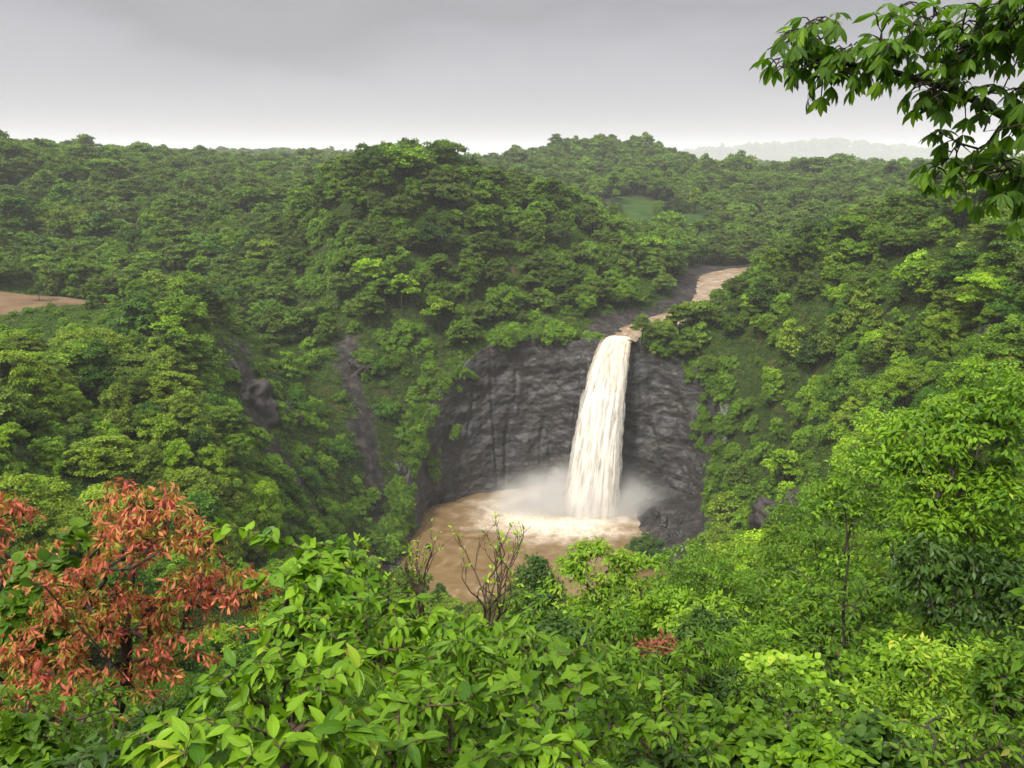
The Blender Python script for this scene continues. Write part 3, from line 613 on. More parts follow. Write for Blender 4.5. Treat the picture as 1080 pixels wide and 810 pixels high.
def palm_leaves(rng, branches, size, T, per=5, clusters=3, droop=.55, pet=.8):
    """fans of leaflets hanging from leaf stalks at every twig end; returns leaves and stalk lines"""
    O = []; D = []; Nn = []; tone = []; st = []
    for B in branches:
        d = norm(B[-1] - B[-2])
        for c in range(clusters):
            p = B[-1] if c == 0 else B[max(-len(B), -1 - c)] ; q = norm(d * .5 + rng.normal(size=3) * .7 + np.array([0, 0, .1])) * size * pet * rng.uniform(.6, 1.3)
            hub = p + q; hub[2] -= size * .15; st.append((np.stack([p, p + q * .55 + [0, 0, size * .06], hub]), np.array([.006, .005, .004]) * size / .12))
            ax = norm(norm(q) * .8 + np.array([0, 0, -.35])); e1 = norm(np.cross(ax, [0, 0, 1.])); e2 = np.cross(e1, ax); tn = rng.random()
            for k in range(per):
                a = (k - (per - 1) / 2) * (2.1 / per * 1.15); dd = ax * math.cos(a) + e1 * math.sin(a) * 1.1 + np.array([0, 0, -droop * rng.uniform(.5, 1.2)])
                O.append(hub); D.append(dd); Nn.append(e2 * (1 if e2[2] > 0 else -1) + rng.normal(size=3) * .25); tone.append(tn * .6 + rng.random() * .4)
    O = np.array(O); return leaves(T, O, np.array(D), norm(np.array(Nn)), size * rng.uniform(.75, 1.2, len(O)), rng, np.array(tone)), st

# ------------------------------------------------------------------ leaf colours
L_mid = leaf_mat('hill_foliage', (.022, .058, .004), (.125, .215, .011), (.19, .22, .04), .95, gloss=.5, vary=.7)
L_olive = leaf_mat('olive_foliage', (.026, .052, .006), (.098, .155, .016), gloss=.55, vary=.6)
L_bush = leaf_mat('bush_foliage', (.024, .068, .004), (.128, .225, .011), (.19, .23, .03), .95, gloss=.5, vary=.5)

# ------------------------------------------------------------------ trees of the hills: prototypes
def crown_mesh(name, seed, ells, n, per, rad, flat, size, T, mat, trunk_h, droop=.25, up=.7, r_tip=.03, step=.8, shell=.35):
    rng = np.random.default_rng(seed); tg = ell_targets(rng, ells, n, shell)
    lean = rng.normal(size=2) * .25; tk = np.array([[0, 0, -.6], [lean[0] * .2, lean[1] * .2, trunk_h * .35], [lean[0] * .6, lean[1] * .6, trunk_h * .7], [lean[0], lean[1], trunk_h]])
    V, F, U, r = lobe_leaves(rng, tg, per, rad, flat, size, T, droop, up)
    cm = mesh_np(name + '_crown', V, F, uv=U, rnd=r, mat=mat)
    lines, _ = skeleton(rng, tk, tg[:: max(1, n // 24)], r_tip, step)
    tv, tf = tubes(lines, 5)
    return cm, mesh_np(name + '_trunk', tv, tf, smooth=True, mat=M_bark)
SHAPES = {'rounded': [(0, 0, 5.0, 3.2, 3.2, 2.6), (1.2, .6, 4.2, 2.6, 2.6, 2.0), (-1.3, -.4, 4.3, 2.4, 2.4, 1.9)],
          'umbrella-crowned': [(0, 0, 6.3, 3.9, 3.9, .9), (1.0, -.5, 5.0, 3.3, 3.3, .8), (-1.2, .6, 4.2, 2.6, 2.6, .8)],
          'tall narrow': [(0, 0, 5.2, 1.9, 1.9, 3.4), (.4, .2, 3.6, 2.2, 2.2, 1.8)],
          'feathery': [(0, 0, 4.6, 3.2, 3.2, 3.0), (1.8, .4, 3.6, 1.8, 1.8, 1.6)],
          'creeper-hung': [(0, 0, 3.6, 2.0, 2.0, 3.5), (1.3, .5, 2.2, 1.9, 1.9, 2.0), (-1.1, -.8, 2.8, 1.6, 1.6, 2.2)],
          'leggy open': [(.5, .2, 6.2, 1.9, 1.9, 1.0), (-1.4, .5, 5.4, 1.3, 1.3, .8), (1.6, -1.0, 4.8, 1.2, 1.2, .7), (-.2, -.8, 7.2, 1.2, 1.2, .8)],
          'loose ragged': [(1.6, .3, 5.6, 1.8, 1.8, 1.3), (-1.5, .6, 4.8, 1.9, 1.9, 1.4), (.2, -1.5, 4.0, 2.0, 2.0, 1.3), (-.3, .8, 6.6, 1.5, 1.5, 1.1)]}
PROTO = {}
for si, (shp, ells) in enumerate(SHAPES.items()):
    nt_, rd, fl, dr = {'rounded': (84, .68, .9, .25), 'umbrella-crowned': (80, .68, .5, .25), 'tall narrow': (66, .64, .9, .3), 'loose ragged': (60, .66, .8, .3), 'feathery': (170, .42, .45, .2), 'creeper-hung': (110, .52, 1.25, 1.0), 'leggy open': (46, .6, .7, .35)}[shp]
    for v in range(2):
        mt = L_olive if (si + v) % 3 == 1 else L_mid
        k_ = 84 * 80 // nt_
        PROTO[(shp, 'coarse', v)] = crown_mesh('hill_tree', 100 + si * 10 + v, ells, nt_, int(k_ * (.6 if nt_ < 60 else 1)), rd, fl, .40, T_FAR, mt, 3.6, up=.45, droop=dr)
        PROTO[(shp, 'fine', v)] = crown_mesh('hill_tree', 100 + si * 10 + v, ells, int(nt_ * 1.2), int(k_ * (1.4 if nt_ < 60 else 2.3)), rd * .97, fl, .24, T_FAR, mt, 3.6, up=.45, droop=dr)
BUSH = {}
BSH = {'domed': [(0, 0, 1.3, 2.6, 2.6, 1.5)], 'spreading': [(0, 0, .9, 3.2, 2.6, 1.0), (1.4, .5, 1.6, 1.6, 1.6, 1.0)], 'creeper-draped': [(0, 0, 1.6, 2.0, 2.0, 2.2), (1.3, -.6, .9, 2.0, 2.0, 1.2), (-1.2, -.9, .7, 1.8, 1.8, 1.0)]}
for si, (shp, ells) in enumerate(BSH.items()):
    for v in range(2):
        BUSH[(shp, 'coarse', v)] = crown_mesh('bush', 200 + si * 10 + v, ells, 52, 64, .52, .85, .33, T_FAR, L_bush, .8, up=.45, droop=.6 if si == 2 else .3)[0]
        BUSH[(shp, 'fine', v)] = crown_mesh('bush', 200 + si * 10 + v, ells, 66, 180, .5, .85, .19, T_FAR, L_bush, .8, up=.45, droop=.6 if si == 2 else .3)[0]

# ------------------------------------------------------------------ where they stand
rng = np.random.default_rng(77)
def jgrid(x0, x1, y0, y1, c):
    gx, gy = np.meshgrid(np.arange(x0, x1, c), np.arange(y0, y1, c)); gx = gx + rng.uniform(-.48, .48, gx.shape) * c; gy = gy + rng.uniform(-.48, .48, gy.shape) * c
    return gx.ravel(), gy.ravel()
def in_view(x, y, z, mx=140, my=60):
    px, py, f = proj(np.stack([x, y, z], -1)); return (px > -mx) & (px < 1080 + mx) & (py > -my) & (py < 810 + my) & (y > 3)
def visible(P, lift=2.0, steps=60):
    """True where the straight line from the eye to P clears the ground"""
    e = np.array([0, 0, EYE]); ok = np.ones(len(P), bool)
    for s in np.linspace(.12, .97, steps):
        q = e + (P - e) * s; ok &= (H(q[:, 0], q[:, 1]) + lift * (s > .3)) < q[:, 2]
    return ok
GZ = [jgrid(-300, 230, 58, 400, 4.7), jgrid(-520, 420, 400, 700, 7.5), jgrid(-700, 900, 700, 1050, 9.5), jgrid(-1200, 700, 1050, 1750, 17), jgrid(300, 5800, 7150, 8000, 62)]
TX = np.concatenate([g[0] for g in GZ]); TY = np.concatenate([g[1] for g in GZ])
TZ = H(TX, TY)
keep = in_view(TX, TY, TZ)
keep &= gorge_sd(TX, TY) > 4.5
dr, _ = seg_dist(TX, TY, RIVER)
rvx = np.interp(TY, RIVER[:6, 1], RIVER[:6, 0]); keep &= ~((TY > 274) & (TY < 384) & (TX > rvx) & (dr < 17.5))
keep &= ~((bank_mask(TX, TY) > .25) | ((dr < 11) & (TY > 258)))
keep &= clear_mask(TX, TY) < .3; keep &= gully_mask(TX, TY) < .6
md = meadow_mask(TX, TY); keep &= (md < .35) | (rng.random(len(TX)) < .06)
TX, TY, TZ = TX[keep], TY[keep], TZ[keep]
TN = slope_n(TX, TY); steep = TN[:, 2] < .62
TD = np.hypot(TX, TY)
def ravine_of(x, y): return (x > -84) & (x < -38) & (y > 165) & (y < 262)
ravine = ravine_of(TX, TY)
front = np.hypot((TX + 148) / 46, (TY - 208) / 34) < 1
bushy = front | steep & (rng.random(len(TX)) < .72) | ravine & (rng.random(len(TX)) < .93) | (rng.random(len(TX)) < .22) & (TY < 400) | (TD < 120) & (rng.random(len(TX)) < .6)
dens = np.where(bushy, 1.0, np.where(TY < 400, .72, .9)); dens = np.where(ravine, .6, dens)
open_ = (fbm2(TX, TY, .035, 3, 55) > .5) & (TY < 400); dens = np.where(open_, np.where(TX > 30, .55, .15), dens); dens = np.where(front, .5, dens)
kp = rng.random(len(TX)) < dens
TX, TY, TZ, TN, TD, bushy, steep, front = [a[kp] for a in (TX, TY, TZ, TN, TD, bushy, steep, front)]
TH = np.where(TY < 330, 5.0 + 8 * rng.random(len(TX)) ** 1.6, 7 + 9.5 * rng.random(len(TX)) ** 1.5); TH = np.where(TY > 700, rng.uniform(13, 23, len(TX)), TH); TH = np.where(TY > 1040, rng.uniform(14, 22, len(TX)), TH); TH = np.where(TY > 2000, rng.uniform(30, 66, len(TX)), TH)
TH = np.where((TD < 150), TH * .8, TH); TH = np.where((TY > 330) & (rng.random(len(TX)) < .05), TH * 1.3, TH); TH = np.where((TY > 760) & (TY < 1000) & (TX > 20) & (TX < 200), TH * .8, TH)
BS_front = np.where(front, .55, 1.0); WD = rng.uniform(.78, 1.4, len(TX)); BSC = rng.uniform(.6, 1.75, len(TX)) * BS_front
top = np.stack([TX, TY, TZ + np.where(bushy, 2.2 * BSC, TH * .8)], -1)
vis = visible(top)
px, py, fd = proj(top)
inn = (px > 2) & (px < 1078) & (py > 2) & (py < 790)
ang = np.where(bushy, 3.2 * BSC, TH) / fd
def pick(sel, n):
    i = np.where(sel)[0]; return i[np.argsort(-ang[i])[:n]]
shape_names = list(SHAPES); bush_names = list(BSH)
TS = rng.choice(7, len(TX), p=[.24, .07, .11, .19, .16, .10, .13])
hu = np.where(TX < 20, .30, .22); TS = np.where((TY < 260) & (rng.random(len(TX)) < hu), 4, TS)
knoll = (TY > 760) & (TY < 1000) & (TX > 20) & (TX < 200); TS = np.where(knoll & (rng.random(len(TX)) < .5), 2, TS); BS = rng.choice(3, len(TX), p=[.4, .3, .3]); TV = rng.integers(0, 2, len(TX))
TONE = rng.choice(3, len(TX), p=[.28, .44, .28])
fresh = (TX > 20) & (TY < 330) | (TX < -36) & (TY < 235) & ~ravine_of(TX, TY)
TONE = np.where(fresh & (rng.random(len(TX)) < .42), 0, TONE); TONE = np.where((TY > 330) & (TONE == 0) & (rng.random(len(TX)) < .55), 2, TONE); TONE = np.where(ravine_of(TX, TY) & (TONE == 0), 1, TONE)
TCOL = [(1.72, 1.58, 1.0), (1.1, 1.1, 1), (.5, .64, .75)]; TNAME = ['yellow-green', 'mid-green', 'dark-green']
def region(x, y, fx):
    if y > 400 and x > 45: return 'woods beyond the river'
    if x < -70 and y > 262: return 'upland behind the clearing'
    if y > 262 and x < 72: return 'wooded spur above the cliff'
    if x < -36 and y > 150 and x > -84: return 'ravine beside the pool'
    if x < -25: return 'left slope below the clearing'
    if x > 22: return 'hillside right of the waterfall'
    return 'slope under the viewpoint'
ROWS = ['at foot of', 'low on', 'midway up', 'high on', 'atop']
ind_t = pick(vis & inn & ~bushy & (TY < 420), 300); ind_b = pick(vis & inn & bushy & (TY < 420), 290)
def ordinal(k, n):
    w = ['first', 'second', 'third', 'fourth', 'fifth', 'sixth', 'seventh', 'eighth', 'ninth', 'tenth', 'eleventh', 'twelfth']
    return w[k] if k < 12 else None
def make_labels(idx, kind, shapes, names):
    reg = {}
    for i in idx: reg.setdefault(region(TX[i], TY[i], px[i]), []).append(i)
    base = {}
    for r, L in reg.items():
        L = sorted(L, key=lambda i: -py[i]); n = len(L)
        for k, i in enumerate(L): base.setdefault(f'{TNAME[TONE[i]]} {names[shapes[i]]} {kind} {ROWS[min(4, k * 5 // n)]} {r}', []).append(i)
    lab = {}
    for b, L in base.items():
        L = sorted(L, key=lambda i: px[i])
        for k, i in enumerate(L):
            if len(L) == 1: lab[i] = b
            elif len(L) == 2: lab[i] = b + (', leftmost' if k == 0 else ', rightmost')
            elif k == len(L) - 1: lab[i] = b + ', rightmost'
            else: lab[i] = b + (f', {ordinal(k, len(L))} from left' if k else ', leftmost')
    return lab
def place_trees():
    lab = make_labels(ind_t, 'tree', TS, shape_names)
    for i in ind_t:
        key = (shape_names[TS[i]], 'fine' if fd[i] < 190 else 'coarse', int(TV[i])); cm, tm = PROTO[key]
        root = link('broadleaf_tree', None, loc=(TX[i], TY[i], TZ[i] - .1), rot=(rng.normal() * .05, rng.normal() * .05, rng.uniform(0, 6.28)), scale=(TH[i] * WD[i] / 7.2, TH[i] * WD[i] / 7.2, TH[i] / 7.2))
        tag(root, lab[i], 'tree', 'trees growing over the gorge hillsides')
        c = link('crown', cm, root); c.color = (*TCOL[TONE[i]], 1); link('trunk', tm, root)
    lab = make_labels(ind_b, 'bush', BS, bush_names)
    for i in ind_b:
        key = (bush_names[BS[i]], 'fine' if fd[i] < 170 else 'coarse', int(TV[i]))
        q = Vector((0, 0, 1)).rotation_difference(Vector(TN[i] * .6 + np.array([0, 0, .4])).normalized())
        o = link('bush', BUSH[key], loc=(TX[i], TY[i], TZ[i] - .3)); o.rotation_euler = (q.to_matrix() @ Matrix.Rotation(rng.uniform(0, 6.28), 3, 'Z')).to_euler(); o.scale = (BSC[i],) * 3
        o.color = (*TCOL[TONE[i]], 1); tag(o, lab[i], 'bush', 'bushes growing over the gorge hillsides')
place_trees()

# ------------------------------------------------------------------ the rest of the woods and the ground cover: one object each
def scatter(name, pts, rot, scl, kid, sources, label, cat):
    me = bpy.data.meshes.new(name); me.vertices.add(len(pts)); me.vertices.foreach_set('co', np.ascontiguousarray(pts, np.float32).ravel())
    for nm, typ, arr, f in (('irot', 'FLOAT_VECTOR', rot, 'vector'), ('iscl', 'FLOAT_VECTOR', scl if np.ndim(scl) == 2 else np.repeat(np.asarray(scl)[:, None], 3, 1), 'vector'), ('ikid', 'INT', kid, 'value')):
        a = me.attributes.new(nm, typ, 'POINT'); a.data.foreach_set(f, np.ascontiguousarray(arr, np.int32 if typ == 'INT' else np.float32).ravel())
    me.update(); o = link(name, me)
    g = bpy.data.node_groups.new(name, 'GeometryNodeTree'); g.interface.new_socket('Geometry', in_out='INPUT', socket_type='NodeSocketGeometry'); g.interface.new_socket('Geometry', in_out='OUTPUT', socket_type='NodeSocketGeometry')
    gi = g.nodes.new('NodeGroupInput'); go = g.nodes.new('NodeGroupOutput'); jn = g.nodes.new('GeometryNodeJoinGeometry'); L = g.links.new
    def attr(nm, typ): n = g.nodes.new('GeometryNodeInputNamedAttribute'); n.data_type = typ; n.inputs['Name'].default_value = nm; return n.outputs['Attribute']
    ar = attr('irot', 'FLOAT_VECTOR'); as_ = attr('iscl', 'FLOAT_VECTOR'); ak = attr('ikid', 'INT')
    for k, srcs in enumerate(sources):
        cp = g.nodes.new('FunctionNodeCompare'); cp.data_type = 'INT'; cp.operation = 'EQUAL'; L(ak, cp.inputs[2]); cp.inputs[3].default_value = k
        for so in srcs:
            oi = g.nodes.new('GeometryNodeObjectInfo'); oi.transform_space = 'ORIGINAL'; oi.inputs['Object'].default_value = so; oi.inputs['As Instance'].default_value = True
            ip = g.nodes.new('GeometryNodeInstanceOnPoints'); L(gi.outputs[0], ip.inputs['Points']); L(cp.outputs[0], ip.inputs['Selection']); L(oi.outputs['Geometry'], ip.inputs['Instance']); L(ar, ip.inputs['Rotation']); L(as_, ip.inputs['Scale']); L(ip.outputs[0], jn.inputs[0])
    L(jn.outputs[0], go.inputs[0])
    md_ = o.modifiers.new('scatter', 'NODES'); md_.node_group = g
    tag(o, label, cat, kind='stuff'); return o
def find(meshes):
    m = {o.data: o for o in COL.objects if o.type == 'MESH'}; return [m[x] for x in meshes if x in m]
rest = np.ones(len(TX), bool); rest[ind_t] = False; rest[ind_b] = False
rt = np.where(rest & ~bushy)[0]
src = []; remap = {}
for s in range(7):
    for v in range(2):
        f = find(PROTO[(shape_names[s], 'coarse', v)])
        if f: remap[(s, v)] = len(src); src.append(f)
kid = np.array([remap.get((TS[i], TV[i]), remap.get((TS[i], 1 - TV[i]), 0)) for i in rt])
scatter('woodland', np.stack([TX, TY, TZ - .1], -1)[rt], np.stack([0 * TX, 0 * TX, rng.uniform(0, 6.28, len(TX))], -1)[rt], np.stack([TH * WD, TH * WD, TH], -1)[rt] / 7.2, kid, src, 'dense woodland fading into mist over the uplands and far ridges', 'woodland')

rb = np.where(rest & bushy)[0]
src = []; remap = {}
for s in range(3):
    for v in range(2):
        f = find([BUSH[(bush_names[s], 'coarse', v)]])
        if not f: f = find([BUSH[(bush_names[s], 'fine', v)]])
        remap[(s, v)] = len(src); src.append(f)
def align_euler(nv, spin):
    z = norm(nv); x = norm(np.cross(np.array([0, 1., 0]), z)); y = np.cross(z, x); c, s = np.cos(spin)[:, None], np.sin(spin)[:, None]
    X = x * c + y * s; Yv = np.cross(z, X)
    return np.stack([np.arctan2(Yv[:, 2], z[:, 2]), np.arcsin(np.clip(-X[:, 2], -1, 1)), np.arctan2(X[:, 1], X[:, 0])], -1)
def rim_points():
    C = resample(smooth_curve(GORGE[0:17]), .8); T = norm(np.gradient(C, axis=0)); Nn = np.stack([-T[:, 1], T[:, 0]], 1); U = H_up(C[:, 0] + Nn[:, 0] * 3.5, C[:, 1] + Nn[:, 1] * 3.5)
    P = []; Nv = []; Sc = []
    for k in range(len(C)):
        lip = np.hypot(C[k, 0] - 38.5, C[k, 1] - 266) < 8.5
        g1 = fbm(np.array([[C[k, 0] * .16, C[k, 1] * .16, 3.3]]), 2, 47)[0]
        for _ in range(4 if g1 > .1 else 2):
            if lip: continue
            o = rng.uniform(.2, 6.0); x, y = C[k] + Nn[k] * o; z = U[k] - .4
            if o > 3: z = H1(x, y) - .2
            if 16 < C[k, 0] < 31 and o < 2.2: continue
            if g1 < -.15 and o < 2.0: continue
            P.append((x, y, z)); Nv.append((-Nn[k, 0] * .6, -Nn[k, 1] * .6, .8)); Sc.append((.35 + .9 * rng.random() ** 2) * (1.3 if g1 > .2 else 1))
        side = C[k, 0] < -13 or C[k, 0] > 60
        if side and U[k] > 4:
            for _ in range(2 if C[k, 0] < -26 else (1 if C[k, 0] < 0 else 2)):
                f = 1 - rng.random() ** 1.7 * (.7 if C[k, 0] < -26 else .45); o = -3.0 + 3.8 * f; x, y = C[k] + Nn[k] * o
                if fbm(np.array([[x * .12, y * .12, f * 4]]), 2, 48)[0] < -.12: continue
                P.append((x, y, U[k] * f - .5)); Nv.append((-Nn[k, 0], -Nn[k, 1], .55)); Sc.append(rng.uniform(.3, .95))
    return np.array(P), np.array(Nv), np.array(Sc)
RP, RN, RS = rim_points()
bq = np.concatenate([np.stack([TX, TY, TZ - .3], -1)[rb], RP]); bn = np.concatenate([TN[rb] * .6 + np.array([0, 0, .4]), RN]); bs = np.r_[BSC[rb], RS]
kid = np.r_[[remap[(BS[i], TV[i])] for i in rb], rng.integers(0, len(src), len(RP))].astype(int)
scatter('shrubbery', bq, align_euler(bn, rng.uniform(0, 6.28, len(bq))), bs, kid, src, 'thick green shrubbery filling the steep slopes and the cliff rim', 'shrubbery')
# undergrowth: low leafy clumps hugging the slopes
def align_euler(nv, spin):
    z = norm(nv); x = norm(np.cross(np.array([0, 1., 0]), z)); y = np.cross(z, x); c, s = np.cos(spin)[:, None], np.sin(spin)[:, None]
    X = x * c + y * s; Yv = np.cross(z, X)
    return np.stack([np.arctan2(Yv[:, 2], z[:, 2]), np.arcsin(np.clip(-X[:, 2], -1, 1)), np.arctan2(X[:, 1], X[:, 0])], -1)
L_under = leaf_mat('ground_foliage', (.014, .042, .003), (.070, .130, .008), (.10, .11, .025), .95, gloss=.5, vary=.6)
def clump(seed, r, per, size, n=9):
    g = np.random.default_rng(seed); tg = np.stack([g.normal(size=n) * r * .5, g.normal(size=n) * r * .5, g.uniform(.05, .35, n) * r], -1)
    V, F, U, rr = lobe_leaves(g, tg, per, r * .45, .6, size, T_FAR, .35, .6); return mesh_np('ground_shrub', V, F, uv=U, rnd=rr, mat=L_under)
cl = [clump(301, 1.5, 16, .30), clump(302, 1.3, 18, .26), clump(303, 1.7, 15, .34)]
clf = [clump(304, 1.0, 44, .11, 12), clump(305, .9, 44, .09, 12)]
spots = [(-62, 205), (-58, 196), (-66, 214), (9, 26), (11.5, 24)]
lows = []
for k, m in enumerate(cl + clf):
    x, y = spots[k]
    o = link('ground_shrub', m, loc=(x, y, H1(x, y))); lows.append(o)
    tag(o, ['low leafy plant at the bottom of the dark ravine', 'small bushy plant in the shaded ravine floor', 'wide low plant on the ravine side near the cliff', 'small-leaved low plant on the near slope beneath taller shrubs', 'tiny-leaved low plant on the near slope in shade'][k], 'plant', 'low plants on the slopes')
ux, uy = jgrid(-260, 220, 55, 400, 1.65)
uz = H(ux, uy); k = in_view(ux, uy, uz, 60, 40) & (gorge_sd(ux, uy) > 2.6) & (bank_mask(ux, uy) < .3) & (clear_mask(ux, uy) < .35) & (gully_mask(ux, uy) < .75) & (fbm2(ux, uy, .07, 4, 66) < .62)
ux, uy, uz = ux[k], uy[k], uz[k]
k = visible(np.stack([ux, uy, uz + 1.5], -1), .0, 30); ux, uy, uz = ux[k], uy[k], uz[k]
nx_, ny_ = jgrid(-45, 50, 3.2, 58, 1.05); nz_ = H(nx_, ny_); k = in_view(nx_, ny_, nz_, 60, 200); nx_, ny_, nz_ = nx_[k], ny_[k], nz_[k]
AX = np.r_[ux, nx_]; AY = np.r_[uy, ny_]; AZ = np.r_[uz, nz_]; nn = slope_n(AX, AY)
kid = np.r_[rng.integers(0, 3, len(ux)), 3 + rng.integers(0, 2, len(nx_))]
scatter('undergrowth', np.stack([AX, AY, AZ], -1), align_euler(nn * .7 + np.array([0, 0, .3]), rng.uniform(0, 6.28, len(AX))), rng.uniform(.6, 1.25, len(AX)), kid, [[o] for o in lows], 'tangled green undergrowth and creepers covering the slopes between the trees', 'undergrowth')
print('individual trees', len(ind_t), 'bushes', len(ind_b), 'woodland', len(rt), 'undergrowth', len(AX))

# ------------------------------------------------------------------ boulders and outcrops
def rock_mesh(seed, mat, detail=24, rough=.34):
    a = np.linspace(0, 2 * np.pi, detail * 2, endpoint=False); p = np.linspace(.01, np.pi - .01, detail)
    V = np.stack([np.sin(p)[:, None] * np.cos(a), np.sin(p)[:, None] * np.sin(a), np.cos(p)[:, None] + 0 * a], -1)
    d = 1 + rough * fbm(V * 1.3 + seed, 4, seed, .55); c = V * d[..., None]
    q = np.round(fbm(V * 1.1 + seed * 2, 2, seed + 5) * 3) / 3; c = c * (1 + .12 * q[..., None])
    return mesh_np('rock', c.reshape(-1, 3), grid_faces(detail, detail * 2, True)[:, ::-1], mat=mat)
RK = [rock_mesh(s, M_rock) for s in (1, 2, 3, 4)]; OK_ = [rock_mesh(s, M_outcrop, 70, .62) for s in (11, 12, 13)]
def boulders():
    g = np.random.default_rng(9)
    L = []
    for k in range(22):
        x, y = -38 + g.normal() * 4.5, 224 + g.normal() * 9; L.append((x, y, g.uniform(.7, 2.3), 'left edge of the brown pool'))
    for k in range(12):
        x, y = 52 + g.normal() * 5.0, 226 + g.normal() * 8; L.append((x, y, g.uniform(.6, 1.7), 'rocky shore right of the waterfall'))
    for k in range(10):
        s = g.uniform(.2, .6); i = s * 3; j = int(i); c = RIVER[j] + (RIVER[j + 1] - RIVER[j]) * (i - j); L.append((c[0] - g.uniform(4, 13), c[1] + g.uniform(-4, 8), g.uniform(.5, 1.3), 'river bank above the waterfall'))
    by = {}
    for t in L: by.setdefault(t[3], []).append(t)
    for w, lst in by.items():
        lst.sort(key=lambda t: -t[2])
        for k, (x, y, s, _) in enumerate(lst):
            o = link('boulder', RK[int(g.integers(0, 4))], loc=(x, y, max(H1(x, y), -.6) + s * .25), rot=tuple(g.uniform(0, 6, 3)), scale=(s * g.uniform(.8, 1.4), s * g.uniform(.8, 1.3), s * g.uniform(.6, .9)))
            n = ordinal(k, len(lst)); sz = 'largest dark wet boulder' if k == 0 else (f'{n} largest dark boulder' if n else 'small dark boulder')
            tag(o, f'{sz} on the {w}', 'boulder', f'boulders on the {w}')
boulders()
for k, (ppx, ppy, Y, r, lab) in enumerate([(825, 540, 172, 9, 'brown rock face breaking out of the right hillside nearest the pool'), (1000, 412, 118, 6, 'dark wet rock outcrop at the upper right of the hillside'), (940, 500, 128, 5, 'small earthy rock outcrop among bushes halfway down the right hillside'), (258, 420, 212, 10, 'tall dark rock wall at the head of the left ravine'), (300, 425, 226, 8, 'dark rock face inside the left ravine'), (385, 390, 262, 7, 'bare grey rock scar on the spur left of the cliff'), (1040, 352, 150, 6, 'brown rock outcrop high on the right hillside')]):
    p = pix(ppx, ppy, Y); z = H1(p[0], p[1]); n = slope_n(np.array([p[0]]), np.array([p[1]]))[0]
    o = link('rock_outcrop', OK_[k % 3], loc=(p[0] - n[0] * r * .25, p[1] - n[1] * r * .25, z - r * .55), rot=(0, 0, k * 1.3), scale=(r * .75, r * .7, r * .95)); tag(o, lab, 'rock', 'rock outcrops on the slopes')

# ------------------------------------------------------------------ haze
def build_haze():
    m, t, L, out = new_mat('haze'); v = N(t, 'ShaderNodeVolumePrincipled'); v.inputs['Density'].default_value = .00011; v.inputs['Color'].default_value = (.96, .97, 1.0, 1); v.inputs['Anisotropy'].default_value = 0.0
    L(v.outputs[0], out.inputs['Volume'])
    zt = float(ZZ.max()) + 45
    x0, x1, y0, y1, z0 = xs[0] - 40, xs[-1] + 40, ys[0] - 40, ys[-1] + 40, float(min(ZZ.min(), -3)) - 1.0
    V = np.array([(x, y, z) for x in (x0, x1) for y in (y0, y1) for z in (z0, zt)], float)
    F = np.array([[0, 1, 3, 2], [4, 6, 7, 5], [0, 4, 5, 1], [2, 3, 7, 6], [0, 2, 6, 4], [1, 5, 7, 3]])
    tag(link('haze', mesh_np('haze', V, F, mat=m)), 'pale grey monsoon haze filling the air over the hills', 'haze', kind='stuff')
build_haze()
#FOREGROUND
# ------------------------------------------------------------------ plants near the camera
F_bright = leaf_mat('fresh_leaf', (.024, .078, .004), (.140, .250, .010), (.26, .29, .03), .96, gloss=.34, trans=.3, veins=True, vary=.2)
F_mid = leaf_mat('green_leaf', (.022, .066, .004), (.100, .185, .009), (.18, .21, .03), .96, gloss=.36, trans=.3, veins=True, vary=.3)
F_dark = leaf_mat('dark_leaf', (.012, .034, .005), (.046, .092, .012), gloss=.4, trans=.25, vary=.3)
F_over = leaf_mat('hanging_leaf', (.020, .056, .005), (.095, .19, .013), (.17, .28, .02), .82, gloss=.36, trans=.45, veins=True, vary=.2)
F_yel = leaf_mat('yellow_green_leaf', (.085, .18, .010), (.22, .34, .024), (.34, .34, .04), .94, gloss=.42, trans=.35, vary=.25)
F_red = leaf_mat('red_leaf', None, None, stops=[(0, (.09, .020, .014)), (.26, (.29, .06, .042)), (.44, (.48, .135, .08)), (.56, (.43, .18, .065)), (.66, (.22, .17, .03)), (.80, (.17, .22, .025)), (1, (.07, .17, .014))], gloss=.34, trans=.3, veins=True, vary=.15)
F_brick = leaf_mat('brick_red_leaf', (.10, .03, .02), (.24, .07, .04), gloss=.5, trans=.25)
